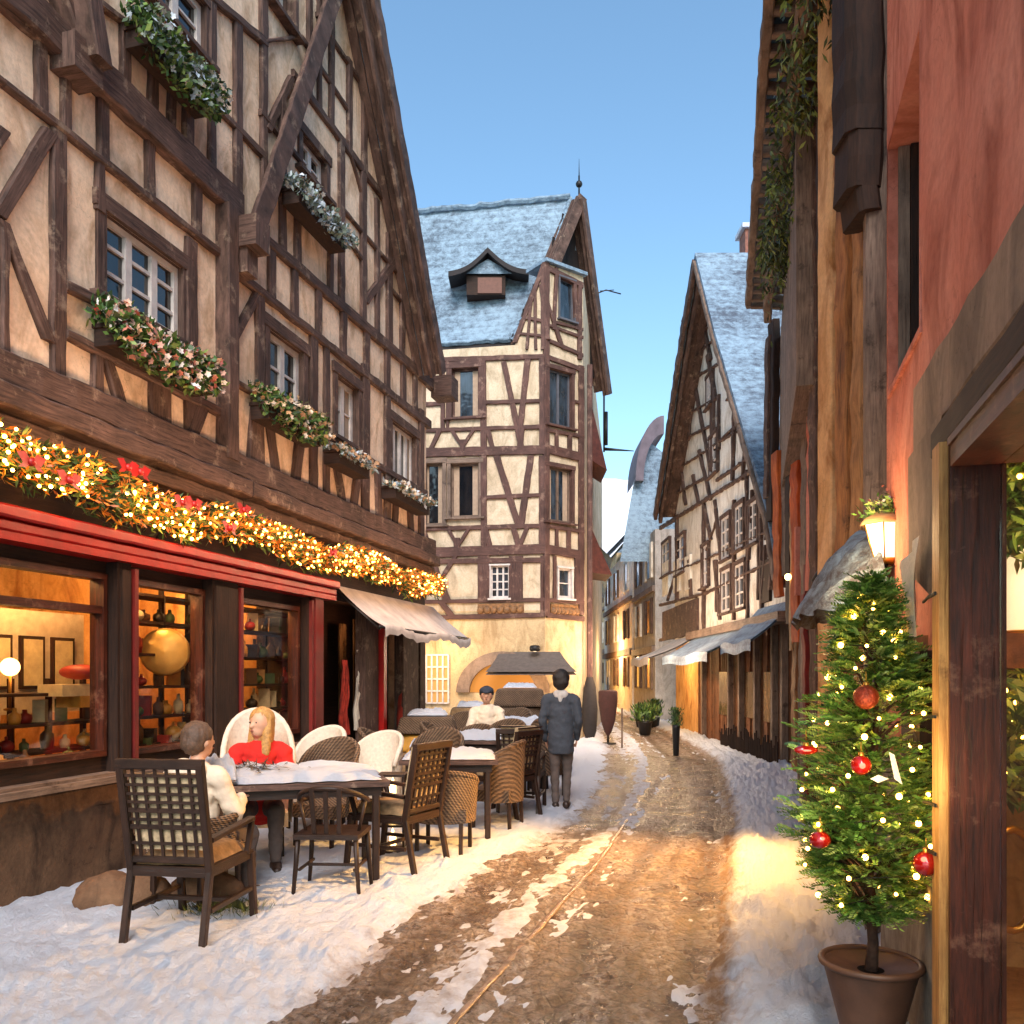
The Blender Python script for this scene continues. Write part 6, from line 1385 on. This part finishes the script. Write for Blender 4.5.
mb = MB()
for _ in range(260):
    p = Vector((-2.05+random.gauss(0, .16), 6.62+random.gauss(0, .08), sn+.875+abs(random.gauss(0, .015)))); mb.leaf(p, (random.gauss(0, 1), random.gauss(0, 1), random.gauss(0, .25)), (0, 0, 1), .09, .014)
mb.build('evergreen_sprigs', leafy('sprigs_dark', [(0, lin('#1c1a14')), (1, lin('#4a4030'))]), label='dark evergreen sprigs lying on the snow of the nearest table', cat='sprigs', loc=(-2.05, 6.62, .9))
tlc = Vector((-1.08, 7.7, sn)); tl = empty('floor_lantern', tlc, label='glowing candle lantern standing behind the tall lattice chair', cat='lantern'); mb = MB()
for sx in (-1, 1):
    for sy in (-1, 1): mb.bar(tlc+Vector((sx*.11, sy*.11, 0)), tlc+Vector((sx*.11, sy*.11, .7)), .02, .02)
for z in (.02, .25, .48, .7): mb.box(tlc+Vector((0, 0, z)), (.25, .25, .02))
mb.build('frame', CHAIRW, tl); mb = MB()
for z in (.06, .29, .52): mb.lathe([(.03, 0), (.03, .09), (.008, .1), (.012, .13), (0, .16)], tlc+Vector((0, 0, z)), 10)
mb.build('candles', LAMPW, tl)
# clutter lying at the foot of the left wall: stones, stump, grass tuft under the chair
for k, (x, y, s_, m, lab, kd) in enumerate(((-2.2, 6.1, .2, BASEW, 'rounded brown stone against the wall foot behind the large lattice chair', 'stone'), (-2.75, 5.95, .26, BASEW, 'large dark stone under the window ledge at the left', 'stone'), (-1.95, 5.75, .14, plain('moss_lump', lin('#4a4a22'), .95, var=.6, sc_=20, bs=1), 'mossy green stone under the seat of the large lattice chair', 'stone'))):
    mb = MB(); mb.ball((x, y, s_*.4), s_, 18, 12, (1.2, .9, .7)); vs = [Vector(v) for v in mb.v]; mb.v = [tuple(v+(v-Vector((x, y, s_*.4))).normalized()*.35*s_*fbm(v*3.5, 3)) for v in vs]; mb.build('stone', m, label=lab, cat=kd, loc=(x, y, 0))
mb = MB()
for _ in range(700):
    p = Vector((-1.95+random.gauss(0, .13), 5.72+random.gauss(0, .09), .05)); mb.leaf(p, (random.gauss(0, .5), random.gauss(0, .5), 1), (1, 0, 0), random.uniform(.05, .12), .008)
mb.build('grass_tuft', LEAF, kind='stuff', label='tuft of green grass poking through snow under the chair')

# ------------------------------------------------------------------ potted christmas tree, lantern and canopy on the right
pt_ = Vector((1.477, 3.5, 0)); tr = empty('potted_tree', pt_, label='small evergreen tree in a brown pot, hung with lights and red baubles', cat='tree')
POTM = plain('pot_brown', lin('#583a2a'), .5, var=.35, sc_=7, bs=.3)
mb = MB(); mb.lathe([(.0, .0), (.088, .0), (.092, .02), (.118, .17), (.124, .175), (.121, .2), (.185, .45), (.19, .47), (.182, .475), (.172, .455), (.0, .43)], pt_, 40); pot = mb.build('pot', POTM, tr)
mb = MB(); pts = [pt_+Vector((.192*math.cos(t), .192*math.sin(t), .468)) for t in [k*math.pi/20 for k in range(41)]]; mb.tube(pts, .014, 8, cap=False); mb.build('rim', POTM, pot)
mb = MB(); mb.lathe([(0, .435), (.1, .44), (.174, .43)], pt_, 20); mb.build('soil', plain('soil', lin('#100a07'), 1.0, bs=1, spec=.1), pot)
zc_, zt_ = .72, 2.12
prof = [(0.62, .05), (.70, .16), (.82, .255), (.95, .275), (1.1, .268), (1.3, .25), (1.5, .215), (1.68, .165), (1.82, .11), (1.92, .07), (2.02, .015)]
def off_wall(p):
    d = (p.xy-PR.o).dot(PR.n)
    if d < .03: p = p+Vector((PR.n.x, PR.n.y, 0))*(.03-d+random.uniform(0, .05))
    return p
mb = MB(); mb.tube([pt_+Vector((0, 0, .4)), pt_+Vector((.01, 0, .55)), pt_+Vector((-.01, 0, .8)), pt_+Vector((.02, 0, 1.4)), pt_+Vector((.03, 0, 2.0))], [.028, .022, .018, .012, .004], 8)
br = []
for _ in range(64):
    z = random.uniform(.68, 1.9); t = random.uniform(0, 6.28); rr_ = interp(prof, z)*random.uniform(.75, 1.0); a = pt_+Vector((0, 0, z-.12)); b = pt_+Vector((math.cos(t)*rr_, math.sin(t)*rr_, z+.04)); br.append((a, b)); mb.tube([a, a.lerp(b, .5)+Vector((0, 0, .03)), b], [.009, .006, .003], 5)
mb.build('trunk', plain('bark', lin('#4a3020'), .9, var=.6, sc_=20, bs=.8), tr)
mb = MB()
def sprig(mb, p, d, L, n=11):
    d = d.normalized(); up = Vector((random.gauss(0, .4), random.gauss(0, .4), 1)); sd = d.cross(up).normalized(); cc = min(1, max(0, random.gauss(.5, .22)))
    for k in range(n):
        t = k/n; q = p+d*L*t-Vector((0, 0, .02*t*t)); 
        for s_ in (-1, 1): mb.leaf(q, d*.8+sd*s_*.8+up*random.uniform(-.15, .35), up, L*.36*(1-.55*t), .010, min(1, max(0, cc+random.gauss(0, .1))))
cl = [(random.uniform(.55, 2.05), random.uniform(0, 6.28)) for _ in range(90)]
for i in range(4200):
    z0, t0 = random.choice(cl); z = z0+random.gauss(0, .06); t = t0+random.gauss(0, .32); R0 = interp(prof, z)*(.9+.42*noise.noise(Vector((t0*2, z0*5, 1))))
    q = math.sqrt(random.uniform(.12, 1))*R0; 
    if z < .66 or z > 2.04: continue
    if noise.noise(Vector((t*1.4, z*4.5, 8))) < -.42: continue
    p = off_wall(pt_+Vector((math.cos(t)*q, math.sin(t)*q, z))); sprig(mb, p, Vector((math.cos(t), math.sin(t), random.uniform(-.1, .9))), random.uniform(.06, .12), 8)
mb.build('crown', NEEDLE, tr)
sl_ = empty('string_lights', pt_+Vector((0, 0, .9)), label='string of tiny warm lights wound through the potted tree', cat='lights')
wire = []
for k in range(84):
    z = .72+1.25*k/83; t = k*.93+1; rr_ = interp(prof, z)*1.02; p = pt_+Vector((math.cos(t)*rr_, math.sin(t)*rr_, z+random.uniform(-.03, .03))); p = off_wall(p); wire.append(p); mb = MB(); mb.ball(p, random.choice([.007, .009, .012]), 8, 6); mb.build('bulb', BULB, sl_)
mb = MB(); mb.tube(wire, .002, 4); mb.build('wire', BLACKP, sl_)
REDB = plain('bauble_red', lin('#a8120c'), .12, .35, var=.1, bs=0, coat=1.0); COPB = plain('bauble_copper', lin('#9c3a1e'), .3, .5, var=.5, sc_=40, bs=.6)
def bauble(px, py, Y, r, m, label, sq=(1, 1, 1)):
    c = at(px, py, Y); e = empty('bauble', c, label=label, cat='bauble', group='baubles on the potted tree'); mb = MB(); mb.ball(c, r, 24, 16, sq); mb.build('ball', m, e); mb = MB(); mb.lathe([(.011, 0), (.011, .014), (0, .014)], c+Vector((0, 0, r*sq[2]-.003)), 10); mb.tube([c+Vector((0, 0, r+.01)), c+Vector((0, 0, r+.05))], .0015, 4); mb.build('hook', BRASS, e)
bauble(926, 864, 3.08, .045, REDB, 'largest shiny red bauble, low on the right side of the potted tree')
bauble(820, 840, 3.28, .04, REDB, 'red bauble low on the left side of the potted tree', (1, 1, .85)); bauble(861, 765, 3.2, .038, REDB, 'dull red bauble in the middle of the potted tree')
bauble(866, 697, 3.24, .047, COPB, 'glittering copper bauble in the upper part of the potted tree'); bauble(806, 750, 3.35, .028, REDB, 'small red bauble sticking out at the left edge of the potted tree', (1.7, .8, .7))
mb = MB(); c = at(889, 752, 3.17); mb.add([c, c+Vector((.02, 0, -.01)), c+Vector((.045, -.01, -.12)), c+Vector((.02, 0, -.10))], [(0, 1, 2, 3)]); mb.add([c+Vector((-.07, .0, -.10)), c+Vector((-.04, 0, -.085)), c+Vector((.0, 0, -.1)), c+Vector((-.04, 0, -.115))], [(0, 1, 2, 3)]); mb.build('white_ribbon', WHCL, label='white ribbon hanging at the front of the potted tree', cat='ribbon', loc=c)
# lantern on a wall bracket with plant on top
lc = at(886, 545, 4.45); la = empty('wall_lantern', lc, label='lit white lantern with a plant growing on its cap, above the potted tree', cat='lantern')
def frus(mb, c, r0, z0, r1, z1, seg=6):
    mb.lathe([(r0, z0), (r1, z1)], c, seg, smooth=False)
mb = MB(); frus(mb, lc, .058, -.075, .108, .105); mb.build('glass', LAMPG, la)
mb = MB()
for k in range(6):
    t = k*math.pi/3; mb.tube([lc+Vector((.06*math.cos(t), .06*math.sin(t), -.078)), lc+Vector((.112*math.cos(t), .112*math.sin(t), .108))], .004, 5)
mb.lathe([(0, -.10), (.05, -.10), (.063, -.085), (.063, -.072), (0, -.07)], lc, 12); mb.build('frame', BRASS, la)
mb = MB(); mb.lathe([(.12, .104), (.128, .11), (.11, .14), (.05, .175), (0, .18)], lc, 18); mb.build('cap', TIML, la)
mb = MB(); wp = PR.p(PR.uz(900, 600)[0], lc.z-.2, .0); q = PR.p((lc.x-.72)*0+Y2u(4.55), lc.z-.1, 0); mb.tube([lc+Vector((0, 0, -.1)), lc+Vector((0, .02, -.16)), (lc+Vector((.06, .05, -.2))), Vector((q.x, q.y+.1, lc.z-.22))], .012, 8); mb.build('bracket', BLACKP, la)
pl = empty('lantern_plant', lc+Vector((0, 0, .15)), label='small leafy plant with white blooms on top of the lit lantern', cat='plant'); mb = MB()
for _ in range(420): p = lc+Vector((random.gauss(0, .05), random.gauss(0, .05), .13+abs(random.gauss(0, .05)))); mb.leaf(p, (random.gauss(0, .8), random.gauss(0, .8), random.uniform(-.4, 1.2)), [random.gauss(0, 1) for _ in range(3)], .045, .014)
mb.build('leaves', NEEDLE, pl); mb = MB()
for _ in range(40): mb.leaf(lc+Vector((random.gauss(0, .04), random.gauss(0, .04), .2+abs(random.gauss(0, .04)))), [random.gauss(0, 1) for _ in range(3)], [random.gauss(0, 1) for _ in range(3)], .02, .016)
mb.build('blooms', PETAL, pl)
lamp('tree_light_glow', pt_+Vector((-.2, -.6, 1.3)), 9, (1, .78, .42), .2)
lamp('lantern_light', lc+Vector((-.3, -.12, .0)), 12, (1, .66, .32), .1)
# snowy cloth canopy over the window niche behind the tree
mb = MB(); n = 22; vs = []; ca, cb = Y2u(4.3), Y2u(6.6)
for j in range(n+1):
    for i in range(n+1):
        s_, t = i/n, j/n; fold = .02*math.sin(s_*34+2*math.sin(t*5)); arch = math.sin(math.pi*s_)**.5
        vs.append(PR.p(ca+(cb-ca)*s_, 2.12+.42*arch*(1-t**1.6)-.12*t+fold*.8+.03*noise.noise(Vector((s_*6, t*6, 0))), .04+.40*t*(.5+.5*arch)+fold))
mb.add(vs, [(j*(n+1)+i, j*(n+1)+i+1, (j+1)*(n+1)+i+1, (j+1)*(n+1)+i) for j in range(n) for i in range(n)], smooth=True)
mb.build('cloth_canopy', roofmat('canopy_cloth', lin('#4a3c38'), .52), label='crumpled grey cloth canopy dusted with snow behind the tree top', cat='canopy', loc=PR.p(ca, 2, 0))
mb = MB(); vs = []
for j in range(9):
    for i in range(7): s_, t = i/6, j/8; vs.append(PR.p(Y2u(3.2)+(Y2u(3.62)-Y2u(3.2))*(s_*(1-.5*t)+.25*t), 2.12-.32*t+.06*(1-s_)*(1-t), .09+.012*math.sin(s_*9+t*4)))
mb.add(vs, [(j*7+i, j*7+i+1, (j+1)*7+i+1, (j+1)*7+i) for j in range(8) for i in range(6)], smooth=True); mb.build('white_banner', WHCL, label='white pointed cloth hanging on the wall beside the honey-coloured post', cat='cloth', loc=PR.p(Y2u(3.4), 2, .08))
for k, z in enumerate((1.93, 1.50, 1.19, 1.02)):
    mb = MB(); a = PR.p(SR[1]+.11, z, .09); mb.bar(a, PR.p(SR[1]+.01, z+.005, .085), .008, .012); mb.bar(a, PR.p(SR[1]+.2, z-.01, .09), .008, .01); mb.build('iron_hook', BLACKP, label='%s thin iron hook on the honey-coloured door post' % ['topmost', 'second', 'third', 'lowest'][k], cat='hook', group='iron hooks on the door post', loc=a)
# niche / dark vent behind the tree
mb = MB(); PR.box(mb, Y2u(3.42), Y2u(3.85), .92, 1.75, .0, .05); mb.build('wall_hatch', TIMD, label='dark square hatch low on the wall behind the potted tree', cat='hatch', loc=PR.p(Y2u(3.6), .9, 0))
# small lit lamp on the dark house
sc_ = at(788, 577, 12.2); sl2 = empty('wall_lamp', sc_, label='tiny lit lamp on the rust-coloured timber wall far right', cat='lamp'); mb = MB(); mb.ball(sc_, .05, 10, 7); mb.build('globe', LAMPW, sl2); mb = MB(); mb.tube([sc_+Vector((0, .0, .05)), sc_+Vector((.1, .1, .12)), sc_+Vector((.5, .3, .12))], .012, 6); mb.build('arm', BLACKP, sl2)
sc2 = at(822, 580, 8.0); sl3 = empty('wall_lamp', sc2, label='dark hooded wall lamp on the rust-coloured house, throwing golden light on the lane', cat='lamp'); mb = MB(); mb.lathe([(0, .1), (.04, .1), (.1, .0), (.09, -.01), (0, .02)], sc2, 14); mb.tube([sc2+Vector((0, 0, .09)), sc2+Vector((.02, 0, .18)), sc2+Vector((.25, .05, .18))], .012, 6); mb.build('hood', BLACKP, sl3); mb = MB(); mb.ball(sc2-Vector((0, 0, .01)), .035, 10, 7); mb.build('bulb', LAMPW, sl3)
spt = bpy.data.lights.new('wall_lamp_light', 'SPOT'); spt.energy = 1700; spt.color = (1, .50, .13); spt.spot_size = R(84); spt.spot_blend = 1; spt.shadow_soft_size = .08
spo = bpy.data.objects.new('wall_lamp_light', spt); col.objects.link(spo); spo.location = sc2+Vector((-.16, -.08, -.05)); spo.rotation_euler = (spo.location-Vector((.75, 7.1, 0))).to_track_quat('Z', 'Y').to_euler()

# ------------------------------------------------------------------ planters down the street
def planter(px, py, w_, h, name, label, cat, m, leafs, lh):
    w_ *= .45; h *= .75; lh *= .5
    c = ground(px, py); e = empty(name, c, label=label, cat=cat, group='planters along the street'); mb = MB(); mb.lathe([(0, 0), (w_*.32, 0), (w_*.36, h*.06), (w_*.5, h*.9), (w_*.54, h), (w_*.46, h), (w_*.4, h*.93), (0, h*.9)], c, 18); mb.build('pot', m, e)
    mb = MB()
    for _ in range(leafs): mb.leaf(c+Vector((random.gauss(0, w_*.32), random.gauss(0, w_*.3), h*.95+random.uniform(0, lh))), (random.gauss(0, .6), random.gauss(0, .6), 1), [random.gauss(0, 1) for _ in range(3)], w_*.5, w_*.12)
    if leafs: mb.build('foliage', LEAF, e)
    return e
planter(676, 756, .36, .85, 'tall_planter', 'tall black planter with yellowish plant before the blue awning', 'planter', BLACKP, 500, .7)
planter(645, 735, .9, .5, 'round_planter', 'low planter with round bush at the far right kerb', 'planter', BLACKP, 700, .8)
planter(655, 728, .7, .45, 'round_planter', 'low planter with a bright green bush, farthest on the right', 'planter', BLACKP, 600, 1.0)
planter(639, 727, .5, .4, 'round_planter', 'tiny far planter left of the two bushes', 'planter', BLACKP, 300, .6)
e = empty('folded_parasol', ground(608, 744), label='folded red-brown parasol standing beside the corner post', cat='parasol'); c = ground(608, 744)
mb = MB(); mb.lathe([(.03, .2), (.09, .3), (.17, .55), (.23, 1.0), (.23, 1.25), (.2, 1.28), (0, 1.3)], c, 14); mb.build('canopy', REDD if False else plain('maroon_canvas', lin('#3c1e18'), .9, var=.3), e); mb = MB(); mb.tube([c, c+Vector((0, 0, 1.6))], .03, 6); mb.lathe([(0, .04), (.2, .03), (.2, 0)], c, 12); mb.build('pole', BLACKP, e)
mb = MB(); mb.bar(at(545, 0, 1)*0+ground(622, 748), ground(622, 748)+Vector((0, 0, .9)), .04, .04); mb.build('thin_post', TIMG, label='thin short pale stake in the snow by the bend', cat='post', loc=ground(622, 748))
